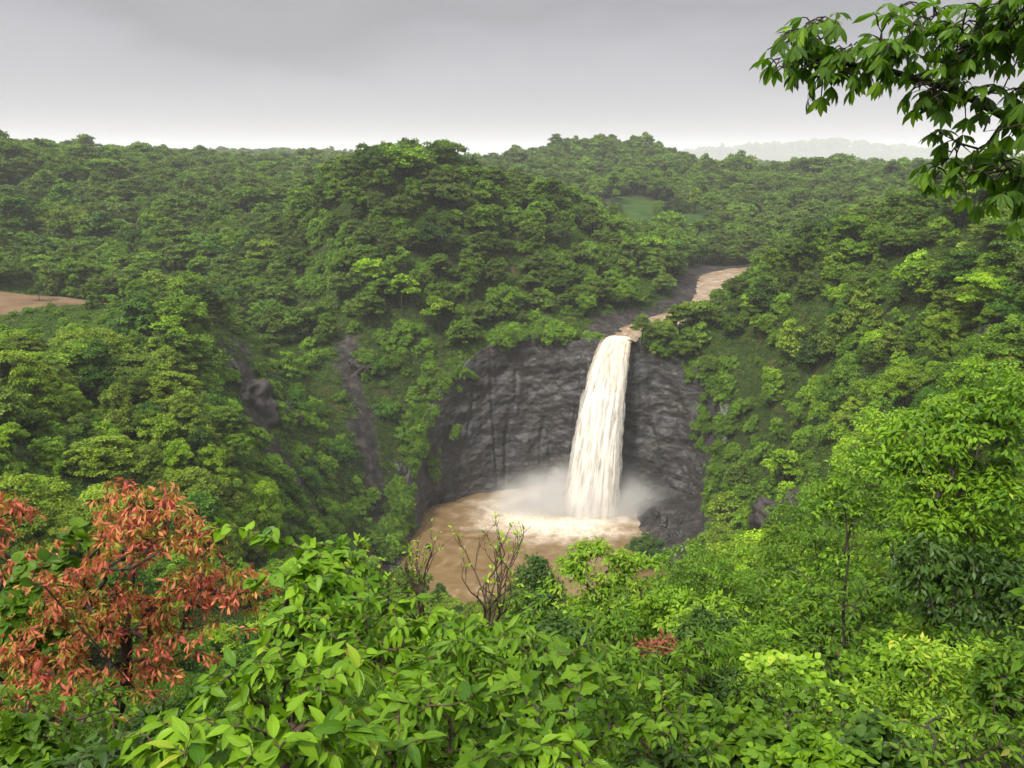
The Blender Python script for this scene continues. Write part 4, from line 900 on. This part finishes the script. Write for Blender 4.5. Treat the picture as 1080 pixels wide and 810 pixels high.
def near_plant(name, label, cat, base, ells, n, mode, mat, seed, T=T_ELL, size=.1, per=20, rad=.2, flat=.8, droop=.3, frac=.6, spacing=.05, r_tip=.004, step=.25, bark=None, group=None, trunk=None, shell=.3, wood='stems', up=.8, lift=.6, crook=.06, clusters=3, tkr=1.0, skirt=False):
    g = np.random.default_rng(seed)
    if skirt:
        ells = list(ells) + [(a_ + g.normal() * r_ * .2, b_ + q_ * 1.5, r_ * 1.05, q_ * 1.1, y_) for (a_, b_, r_, q_, y_) in ells]; n = int(n * 1.75)
    W_ = []
    for (ax_, ay_, rx, ry, Yd) in ells:
        c = pix(ax_, ay_, Yd); dep = c[1] * CP - (c[2] - EYE) * SP; W_.append((*c, rx * dep / FPX, (rx + ry) * .45 * dep / FPX, ry * dep / FPX))
    W_ = np.array(W_)
    if len(base) == 2: b = pix(base[0], 405, base[1]); bp = np.array([b[0], base[1], 0.0]); bp[0] = (base[0] - 540) / FPX * (base[1] * CP + 2.5); bp[2] = H1(bp[0], bp[1])
    else: bp = np.array(base, float)
    if trunk is None:
        cen = (W_[:, :3] * W_[:, 3:4]).sum(0) / W_[:, 3].sum(); low = cen.copy(); low[2] -= W_[:, 5].mean() * .6
        k = 5; s = np.linspace(0, 1, k)[:, None]; tk = bp * (1 - s) + low * s; tk[1:-1] += g.normal(size=(k - 2, 3)) * np.linalg.norm(low - bp) * crook; tk = np.vstack([bp - [0, 0, .25], tk])
    else: tk = np.vstack([bp - [0, 0, .3], bp, trunk])
    tg = ell_targets(g, W_, n, shell)
    lines, bl = skeleton(g, tk, tg, r_tip, step, lift=lift)
    for j, (P_, r_) in enumerate(lines[:1]): lines[j] = (P_, r_ * np.interp(np.arange(len(r_)), [0, len(r_) * .65], [tkr, 1.0]))
    if mode == 'cluster': V, F, U, rr = lobe_leaves(g, tg, per, rad, flat, size, T, droop, up)
    elif mode == 'twig': V, F, U, rr = twig_leaves(g, bl, frac, spacing, size, T, droop=droop, up=up)
    else:
        (V, F, U, rr), st = palm_leaves(g, bl, size, T, clusters=clusters, droop=droop); lines = lines + st
    root = link(name, None, loc=bp); tag(root, label, cat, group)
    tv, tf = tubes(lines, 6)
    link(wood, mesh_np(wood, tv - bp, tf, smooth=True, mat=bark or M_bark), root)
    link('foliage', mesh_np('foliage', V - bp, F, uv=U, rnd=rr, smooth=len(T[0]) > 6, mat=mat), root)
    return root
# overhanging tree, its trunk just outside the right edge
near_plant('overhanging_tree', 'tree reaching in overhead with dark drooping fans of pointed leaves against the sky', 'tree', (4.9, 4.4, H1(4.9, 4.4)),
           [(848, 62, 48, 42, 4.7), (905, 78, 55, 34, 4.6), (965, 45, 70, 40, 4.5), (1045, 50, 55, 55, 4.2), (1035, 190, 50, 40, 4.4), (1075, 205, 30, 50, 4.2), (990, 155, 26, 22, 4.5), (1060, 120, 40, 50, 4.1), (985, 100, 40, 22, 4.5),(1085, 20, 60, 40, 3.9)] * 6 + [(1230, 40, 110, 70, 4.6), (1380, 60, 120, 90, 4.9), (1300, -110, 150, 80, 5.0), (1120, -110, 130, 60, 4.6), (1250, 0, 120, 90, 5.9)], 370, 'palm', F_over, 3, T=T_OBO, size=.096, r_tip=.0022, step=.12,
           trunk=np.array([(4.88, 4.4, 115.2), (4.8, 4.42, 116.6), (4.66, 4.42, 117.9), (4.42, 4.42, 119.1), (4.08, 4.4, 120.05), (3.6, 4.38, 120.75), pix(1140, 150, 4.35), pix(1070, 128, 4.38), pix(1010, 96, 4.5), pix(930, 72, 4.6), pix(880, 66, 4.7)]), wood='trunk', droop=.55, tkr=3.4, lift=.1, clusters=2)
# red-leaved shrubs
near_plant('red_leaf_shrub', 'big shrub with drooping red and orange leaves on dark forked stems', 'shrub', (105, 8.2), [(150, 585, 95, 52, 8.2), (60, 655, 68, 52, 7.8), (225, 640, 70, 48, 8.2), (140, 532, 52, 24, 8.5), (30, 705, 40, 28, 7.6), (130, 665, 70, 50, 7.9), (185, 700, 40, 25, 7.7), (60, 722, 56, 34, 7.5), (140, 728, 56, 30, 7.6)], 540, 'cluster', F_red, 11, T=T_OBO, size=.088, per=17, rad=.10, flat=.7, droop=.8, up=.5, r_tip=.0042, step=.2)
near_plant('red_leaf_shrub', 'smaller red-leaved shrub cut off by the frame beyond the big red one', 'shrub', (-30, 9.2), [(0, 560, 40, 40, 9.2), (25, 600, 24, 20, 9.0)], 70, 'cluster', F_red, 12, T=T_OBO, size=.095, per=16, rad=.12, droop=.8, up=.5, step=.25)
near_plant('green_shrub', 'round-leaved green sapling growing through the red shrubs', 'shrub', (60, 7.2), [(45, 600, 34, 24, 7.0), (85, 570, 18, 18, 7.2), (20, 650, 25, 25, 6.8)], 34, 'twig', F_mid, 13, T=T_ROUND, size=.11, spacing=.07, frac=.5, r_tip=.0016, crook=.12)
near_plant('green_shrub', 'small green and yellow shrub under the red shrub stems', 'shrub', (40, 6.0), [(60, 775, 70, 38, 5.6), (20, 740, 30, 30, 6.0), (110, 745, 40, 25, 6.4)], 60, 'twig', F_mid, 14, T=T_ELL, size=.09, spacing=.05)
# climbers with big heart leaves
near_plant('heart_leaf_climber', 'yellow-green heart-leaved climber arching over the red shrub top', 'climber', (285, 6.6), [(275, 575, 34, 26, 6.6), (345, 592, 50, 26, 6.4), (385, 615, 34, 24, 6.2), (230, 560, 24, 18, 6.9), (310, 620, 50, 26, 6.2)], 62, 'twig', F_bright, 15, T=T_HEART, size=.105, spacing=.08, frac=.45)
near_plant('lobed_leaf_climber', 'climber with broad lobed leaves low among the foreground shrubs', 'climber', (560, 4.3), [(575, 735, 62, 40, 4.1), (520, 785, 70, 32, 3.6), (640, 780, 50, 34, 4.2), (600, 690, 40, 22, 4.6)], 60, 'twig', F_mid, 16, T=T_LOBE, size=.105, spacing=.075, frac=.5, up=1.0, skirt=True)
# long-leaved foreground shrubs
FGS = [((430, 5.9), [(395, 655, 80, 32, 5.7), (470, 672, 60, 26, 5.5), (330, 668, 60, 30, 5.6)], 92, F_bright, 'bright pointed-leaved shrub below the bare branches', .125),
       ((560, 5.2), [(540, 690, 62, 30, 5.0), (610, 700, 46, 26, 5.2), (480, 700, 50, 30, 4.8)], 78, F_mid, 'arching pointed-leaved shrub below the yellow-green tree', .12),
       ((330, 4.2), [(300, 715, 62, 36, 4.2), (380, 728, 60, 36, 4.1), (230, 740, 50, 30, 4.1)], 84, F_bright, 'large bright shrub with long veined leaves beside the red shrub', .125),
       ((250, 3.3), [(240, 790, 80, 34, 3.2), (340, 785, 60, 36, 3.2), (165, 790, 44, 30, 3.3)], 64, F_bright, 'nearest shrub with large ribbed leaves at the bottom edge', .135),
       ((450, 3.8), [(450, 755, 66, 34, 3.8), (410, 800, 66, 30, 3.4), (500, 745, 46, 30, 4.0)], 74, F_mid, 'dense pointed-leaved shrub in the middle of the bottom edge', .115),
       ((690, 5.6), [(680, 745, 50, 34, 5.4), (720, 790, 54, 34, 4.9), (640, 735, 40, 24, 5.4)], 70, F_mid, 'mid green shrub right of the lobed climber', .10)]
for k, (b, e, n, m, lab, sz) in enumerate(FGS):
    near_plant('leafy_shrub', lab, 'shrub', b, e, n, 'twig', m, 30 + k, T=T_ELL if k != 1 else T_LONG, size=sz, spacing=sz * .42, frac=.7, droop=.35, r_tip=.003, step=.12, bark=M_twig, group='pointed-leaved shrubs in front', skirt=True)
near_plant('long_leaf_shrub', 'shrub with hanging feather-like rows of long narrow leaves', 'shrub', (720, 10), [(700, 700, 44, 22, 9.6), (745, 690, 36, 26, 10), (660, 690, 26, 18, 9.6)], 44, 'twig', F_mid, 40, T=T_LONG, size=.17, spacing=.07, frac=.7, droop=.55, skirt=True)
def fork_shrub(label, base, height, spread, seed, stems=4, leaf=.05, lean=(0, 0)):
    g = np.random.default_rng(seed); lines = []; tips = []
    def go(p, d, L_, r, dep):
        k = 6; P = [p]; q = p.copy(); dd = d.copy()
        for _ in range(k - 1):
            dd = norm(dd + g.normal(size=3) * .11 + np.array([0, 0, .07])); q = q + dd * L_ / (k - 1); P.append(q)
        P = np.array(P); lines.append((P, np.linspace(r, r * .62, k)))
        if dep == 0: tips.append((P[-1], dd)); return
        for c in range(2 if dep > 1 else 3):
            f = g.integers(2, k) if c else k - 1; ax2 = norm(g.normal(size=3) * np.array([1, .8, .35])); nd = norm(dd + ax2 * g.uniform(.4, .75) + np.array([0, 0, .12]))
            go(P[f], nd, L_ * g.uniform(.55, .8), r * .62, dep - 1)
        if dep > 1 and g.random() < .6: tips.append((P[2], norm(dd + g.normal(size=3))))
    b = np.array(base, float)
    for s_ in range(stems):
        a = g.uniform(0, 6.28); go(b + g.normal(size=3) * .03, norm(np.array([math.cos(a) * spread + lean[0], math.sin(a) * spread + lean[1], 1.0])), height * g.uniform(.36, .5), .015 * height, 4)
    root = link('bare_shrub', None, loc=b); tag(root, label, 'shrub'); tv, tf = tubes(lines, 5)
    link('stems', mesh_np('stems', tv - b, tf, smooth=True, mat=M_twig), root)
    tips = [t_ for t_ in tips if g.random() < .55]; O = np.array([t_[0] for t_ in tips]); D = np.array([t_[1] for t_ in tips]); O = np.repeat(O, 2, 0); D = norm(np.repeat(D, 2, 0) + g.normal(size=O.shape) * .6)
    V, F, U, rr = leaves(T_ELL, O, D, norm(g.normal(size=O.shape) * .4 + [0, 0, 1]), leaf * g.uniform(.6, 1.5, len(O)), g)
    link('foliage', mesh_np('foliage', V - b, F, uv=U, rnd=rr, smooth=True, mat=F_yel), root)
fork_shrub('nearly leafless brown shrub with upright twigs before the brown pool', pix(512, 668, 7.4), 1.2, .40, 5, 6)
fork_shrub('leaning leafless brown shrub left of the upright bare one', pix(452, 668, 7.2), 1.05, .44, 8, 5, lean=(-.12, 0))
fork_shrub('thin twiggy bush with sparse leaves beside the dark boulders', pix(378, 640, 7.2), .75, .4, 12, 3, .075)
# small trees on the slope below
near_plant('small_tree', 'bright yellow-green small tree standing before the plunge pool', 'tree', (650, 26), [(630, 592, 38, 22, 25.5), (598, 612, 20, 22, 25), (672, 602, 30, 20, 26), (655, 622, 34, 18, 25.2), (612, 640, 28, 18, 24.5)], 120, 'cluster', F_yel, 50, T=T_MID, size=.19, per=26, rad=.34, flat=.6, droop=.35, r_tip=.012, step=.5, wood='trunk')
near_plant('small_tree', 'dense dark-leaved young tree left of the yellow-green tree', 'tree', (566, 32), [(566, 612, 20, 24, 31), (572, 640, 26, 20, 30)], 46, 'cluster', F_dark, 51, T=T_MID, size=.2, per=60, rad=.42, r_tip=.012, step=.6, wood='trunk')
near_plant('small_tree', 'slender dark-stemmed tree with airy feathery leaves low on the right', 'tree', (888, 18.5), [(892, 570, 62, 26, 18.5), (832, 622, 46, 24, 18), (955, 625, 44, 24, 18.6), (880, 640, 56, 34, 18.2), (925, 690, 46, 24, 18), (845, 690, 40, 22, 18), (897, 528, 40, 18, 18.8)], 100, 'twig', F_mid, 52, T=T_LONG, size=.21, spacing=.085, frac=.55, droop=.25, r_tip=.0055, step=.4, wood='trunk', trunk=np.array([pix(888, 735, 18.5), pix(891, 690, 18.5), pix(889, 640, 18.5), pix(895, 590, 18.6), pix(892, 545, 18.7)]), tkr=1.0, lift=1.0)
near_plant('small_tree', 'broad bright tree with dark lower leaves on the right edge', 'tree', (1035, 17), [(1010, 462, 72, 34, 17.5), (1070, 432, 46, 40, 17.2), (955, 492, 42, 26, 17.5), (1030, 520, 76, 40, 17), (985, 560, 56, 34, 16.6), (1065, 590, 50, 44, 16.5)], 260, 'cluster', F_bright, 53, T=T_MID, size=.17, per=34, rad=.36, flat=.6, droop=.5, r_tip=.009, step=.5, wood='trunk')
near_plant('small_tree', 'dark glossy-leaved tree below the broad bright tree at right', 'tree', (1010, 14.5), [(1020, 610, 66, 36, 14.8), (965, 600, 36, 34, 14.6), (1070, 645, 40, 30, 14.4), (1000, 655, 44, 22, 14.2)], 130, 'cluster', F_dark, 54, T=T_MID, size=.16, per=36, rad=.32, flat=.8, droop=.9, r_tip=.008, step=.4, wood='trunk')
near_plant('yellow_shrub', 'yellowish small-leaved shrub below the dark glossy tree', 'shrub', (1010, 10.5), [(1030, 705, 54, 26, 10.6), (965, 700, 38, 26, 10.8), (1000, 740, 50, 22, 10.2)], 80, 'cluster', F_yel, 55, T=T_MID, size=.11, per=26, rad=.2, flat=.6, droop=.3, r_tip=.005, skirt=True)
near_plant('round_leaf_shrub', 'shrub with pale round leaves at the foot of the slender tree', 'shrub', (865, 7.6), [(870, 748, 54, 28, 7.6), (810, 775, 44, 28, 7.2), (905, 790, 46, 26, 7.0)], 90, 'twig', F_mid, 56, T=T_ROUND, size=.085, spacing=.05, frac=.6, up=1.0, skirt=True)
near_plant('oval_leaf_shrub', 'oval-leaved shrub in the bottom right corner', 'shrub', (1030, 6.4), [(1030, 772, 56, 28, 6.4), (960, 790, 44, 26, 6.2), (1070, 745, 30, 26, 6.6)], 80, 'twig', F_mid, 57, T=T_ELL, size=.105, spacing=.05, frac=.6, skirt=True)
near_plant('oval_leaf_shrub', 'few bright leaves poking in at the right edge', 'shrub', (1130, 3.4), [(1090, 630, 18, 34, 3.3), (1100, 700, 22, 30, 3.2)], 16, 'twig', F_bright, 58, T=T_ELL, size=.1, spacing=.06, frac=.4)
near_plant('brick_red_shrub', 'small brick-red shrub glimpsed between green bushes under the yellow tree', 'shrub', (695, 15), [(695, 683, 22, 10, 14.6)], 14, 'cluster', F_brick, 59, T=T_MID, size=.13, per=16, rad=.16)
SL = [(745, 605, 34, 24, 46, F_mid, 'airy mid green bush at the foot of the right rock shore'), (700, 640, 36, 20, 30, F_bright, 'bright bush right of the yellow-green tree'), (790, 600, 40, 24, 44, F_bright, 'bright spreading bush below the right cliffside'), (850, 575, 44, 24, 38, F_mid, 'feathery green bush above the slender tree'), (745, 650, 40, 26, 24, F_yel, 'yellowish bush beside the dark-leaved bush'), (800, 645, 40, 26, 26, F_mid, 'green bush left of the slender tree'), (650, 668, 34, 20, 17, F_mid, 'green bush directly under the yellow-green tree'), (745, 668, 36, 22, 15, F_dark, 'dark bush with narrow leaves above the long-leaved shrub'), (810, 690, 44, 26, 14, F_bright, 'fresh green bush left of the slender tree foot'), (770, 730, 40, 24, 10, F_dark, 'dark bush beside the round-leaved shrub'), (965, 672, 34, 20, 15.5, F_yel, 'yellow-green bush right of the slender trunk'), (945, 745, 40, 20, 12, F_mid, 'low green bush at the slender tree base'), (910, 500, 40, 24, 34, F_bright, 'bright bush left of the broad right tree'), (935, 450, 40, 24, 46, F_yel, 'yellow-green bush above the broad right tree'), (1040, 400, 44, 24, 40, F_bright, 'bright bush behind the broad right tree crown'), (860, 530, 40, 22, 52, F_mid, 'green bush below the earthy rock outcrop'), (610, 660, 30, 16, 20, F_mid, 'small bush between the dark young tree and shrubs'), (820, 735, 40, 22, 9.4, F_mid, 'leafy bush above the round-leaved shrub'), (925, 640, 44, 26, 23, F_mid, 'green bush right behind the slender trunk'), (875, 612, 44, 26, 30, F_bright, 'bright bush directly behind the slender tree crown'), (965, 655, 40, 24, 19, F_mid, 'leafy bush between the slender tree and the dark glossy tree'), (850, 655, 40, 24, 24, F_mid, 'leafy bush left behind the slender trunk'), (915, 585, 44, 26, 38, F_yel, 'yellow-green bush above the slender tree'), (1000, 590, 50, 30, 30, F_mid, 'green bush behind the dark glossy tree')]
for k, (a, b, rx, ry, Yd, m, lab) in enumerate(SL):
    big = Yd > 20
    near_plant('slope_bush', lab, 'bush', (a, Yd + .3), [(a, b, rx, ry, Yd), (a - rx * .6, b + ry * .7, rx * .7, ry * .7, Yd), (a + rx * .6, b + ry * .8, rx * .7, ry * .7, Yd)], 90 if big else 70, 'cluster', m, 80 + k, T=T_MID, size=.0085 * Yd + .02 if not big else .19 + .0012 * Yd, per=24, rad=rx * Yd / FPX * .22, flat=.6, droop=.4, r_tip=.006, step=.4, group='bushes on the near slope', skirt=True)
# single plants that stand out farther off
def single(lab, cat, shape, x, y, h, col, name='broadleaf_tree', det='fine', grp=None):
    cm, tm = PROTO[(shape, det, 1)]; r = link(name, None, loc=(x, y, H1(x, y) - .2), rot=(0, 0, x * 1.7 + y), scale=h / 7.2); tag(r, lab, cat, grp)
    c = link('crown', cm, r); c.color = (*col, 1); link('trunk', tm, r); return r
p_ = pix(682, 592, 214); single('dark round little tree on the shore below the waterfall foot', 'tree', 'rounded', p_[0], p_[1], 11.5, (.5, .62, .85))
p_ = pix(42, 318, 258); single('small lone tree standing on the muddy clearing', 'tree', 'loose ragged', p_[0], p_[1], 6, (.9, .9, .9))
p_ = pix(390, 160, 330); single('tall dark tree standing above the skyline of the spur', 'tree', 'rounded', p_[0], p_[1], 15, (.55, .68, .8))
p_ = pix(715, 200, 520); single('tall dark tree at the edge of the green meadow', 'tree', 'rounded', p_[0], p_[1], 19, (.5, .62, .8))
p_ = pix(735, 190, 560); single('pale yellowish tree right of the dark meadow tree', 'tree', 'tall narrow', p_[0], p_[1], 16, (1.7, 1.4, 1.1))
for k, (x, y, h, c, s, lab) in enumerate([(45.5, 263, 10, (1.15, 1.1, 1.5), 'loose ragged', 'pale grey-green tree leaning over the waterfall lip'), (53, 265, 11, (1.3, 1.25, 1.1), 'rounded', 'bright tree on the cliff rim right of the lip'), (60, 260, 10.5, (1.3, 1.25, 1), 'umbrella-crowned', 'spreading bright tree on the rim above the right cliff'), (67, 254, 9, (1, 1, 1), 'rounded', 'green tree on the rim farthest right of the lip'), (58, 277, 5, (1.1, 1.1, 1), 'rounded', 'low tree on the river bank behind the lip'), (21, 279, 6.5, (1.3, 1.25, 1), 'loose ragged', 'bright ragged tree on the cliff edge left of the lip')]):
    x_, y_ = x, y; r = single(lab, 'tree', s, x_, y_, h, c); r.location.z = float(H_up(np.array([x]), np.array([y]))[0]) - .3

# more shrubs filling the near slope
FILL = [(60, 782, 50, 26, 6.2, F_mid, T_ELL, .09, 'leafy green shrub under the big red shrub beside its trunk'), (190, 758, 44, 24, 6.0, F_dark, T_ELL, .085, 'dark green shrub behind the big ribbed leaves'), (15, 790, 40, 30, 5.0, F_mid, T_HEART, .09, 'heart-leaved green shrub in the bottom left corner'), (120, 795, 44, 30, 4.4, F_dark, T_ELL, .10, 'dark shrub at the bottom left of the ribbed-leaved shrub'),
        (30, 630, 40, 30, 9.6, F_mid, T_ROUND, .13, 'green shrub in the gap between the two red shrubs'), (330, 640, 44, 26, 7.4, F_mid, T_ELL, .11, 'green shrub right of the big red shrub'), (400, 662, 40, 22, 7.6, F_mid, T_ELL, .11, 'green shrub under the leaning leafless shrub'), (530, 682, 46, 16, 7.0, F_bright, T_ELL, .11, 'bright green shrub under the upright bare shrub'), (590, 672, 40, 20, 9.0, F_dark, T_ELL, .11, 'dark green shrub left of the brick-red leaves'),
        (640, 700, 40, 22, 8.0, F_mid, T_ELL, .10, 'mid green shrub left of the long-leaved shrub'), (760, 690, 44, 26, 12, F_mid, T_LONG, .15, 'narrow-leaved shrub right of the brick-red leaves'), (830, 715, 44, 26, 11, F_yel, T_ROUND, .11, 'yellow-green round-leaved shrub left of the slender trunk'), (870, 690, 44, 26, 15, F_mid, T_LONG, .17, 'feathery shrub behind the slender tree trunk'), (930, 700, 40, 26, 13, F_bright, T_ROUND, .13, 'bright shrub right of the slender trunk'),
        (770, 770, 50, 30, 6.4, F_mid, T_HEART, .085, 'heart-leaved shrub left of the pale round leaves'), (700, 795, 44, 24, 4.8, F_dark, T_ELL, .09, 'dark shrub at the bottom edge right of the lobed climber'), (850, 800, 50, 24, 5.6, F_bright, T_HEART, .08, 'bright heart-leaved shrub at the bottom edge'), (930, 790, 40, 26, 6.4, F_dark, T_ROUND, .085, 'dark round-leaved shrub left of the corner shrub'), (1000, 770, 44, 26, 7.6, F_yel, T_ELL, .08, 'yellowish oval-leaved shrub above the bottom right corner'), (1070, 700, 36, 30, 9.4, F_mid, T_ELL, .12, 'green shrub at the right edge beside the yellowish shrub'),
        (1000, 690, 50, 24, 13, F_mid, T_ELL, .13, 'green shrub between the dark glossy tree and yellowish shrub'), (560, 640, 26, 16, 18, F_mid, T_ELL, .17, 'green shrub below the dark-leaved young tree'), (690, 625, 30, 18, 36, F_mid, T_MID, .24, 'leafy shrub right of the bright small tree'), (720, 590, 26, 18, 70, F_bright, T_MID, .36, 'shrub at the foot of the right cliff slope'), (585, 795, 44, 24, 3.6, F_bright, T_ELL, .10, 'bright shrub at the bottom edge beside lobed leaves')]
for k, (a, b, rx, ry, Yd, m, T_, sz, lab) in enumerate(FILL):
    near_plant('green_shrub', lab, 'shrub', (a, Yd + .2), [(a, b, rx, ry, Yd), (a - rx * .5, b + ry * .5, rx * .8, ry * .8, Yd + .2), (a + rx * .5, b + ry * .6, rx * .8, ry * .8, Yd - .1)], 70, 'cluster' if k % 3 else 'twig', m, 200 + k, T=T_, size=sz, per=16, rad=rx * Yd / FPX * .25, flat=.7, droop=.4, r_tip=.0025 + .0002 * Yd, step=.2, spacing=sz * .5, group='shrubs filling the near slope', skirt=True)
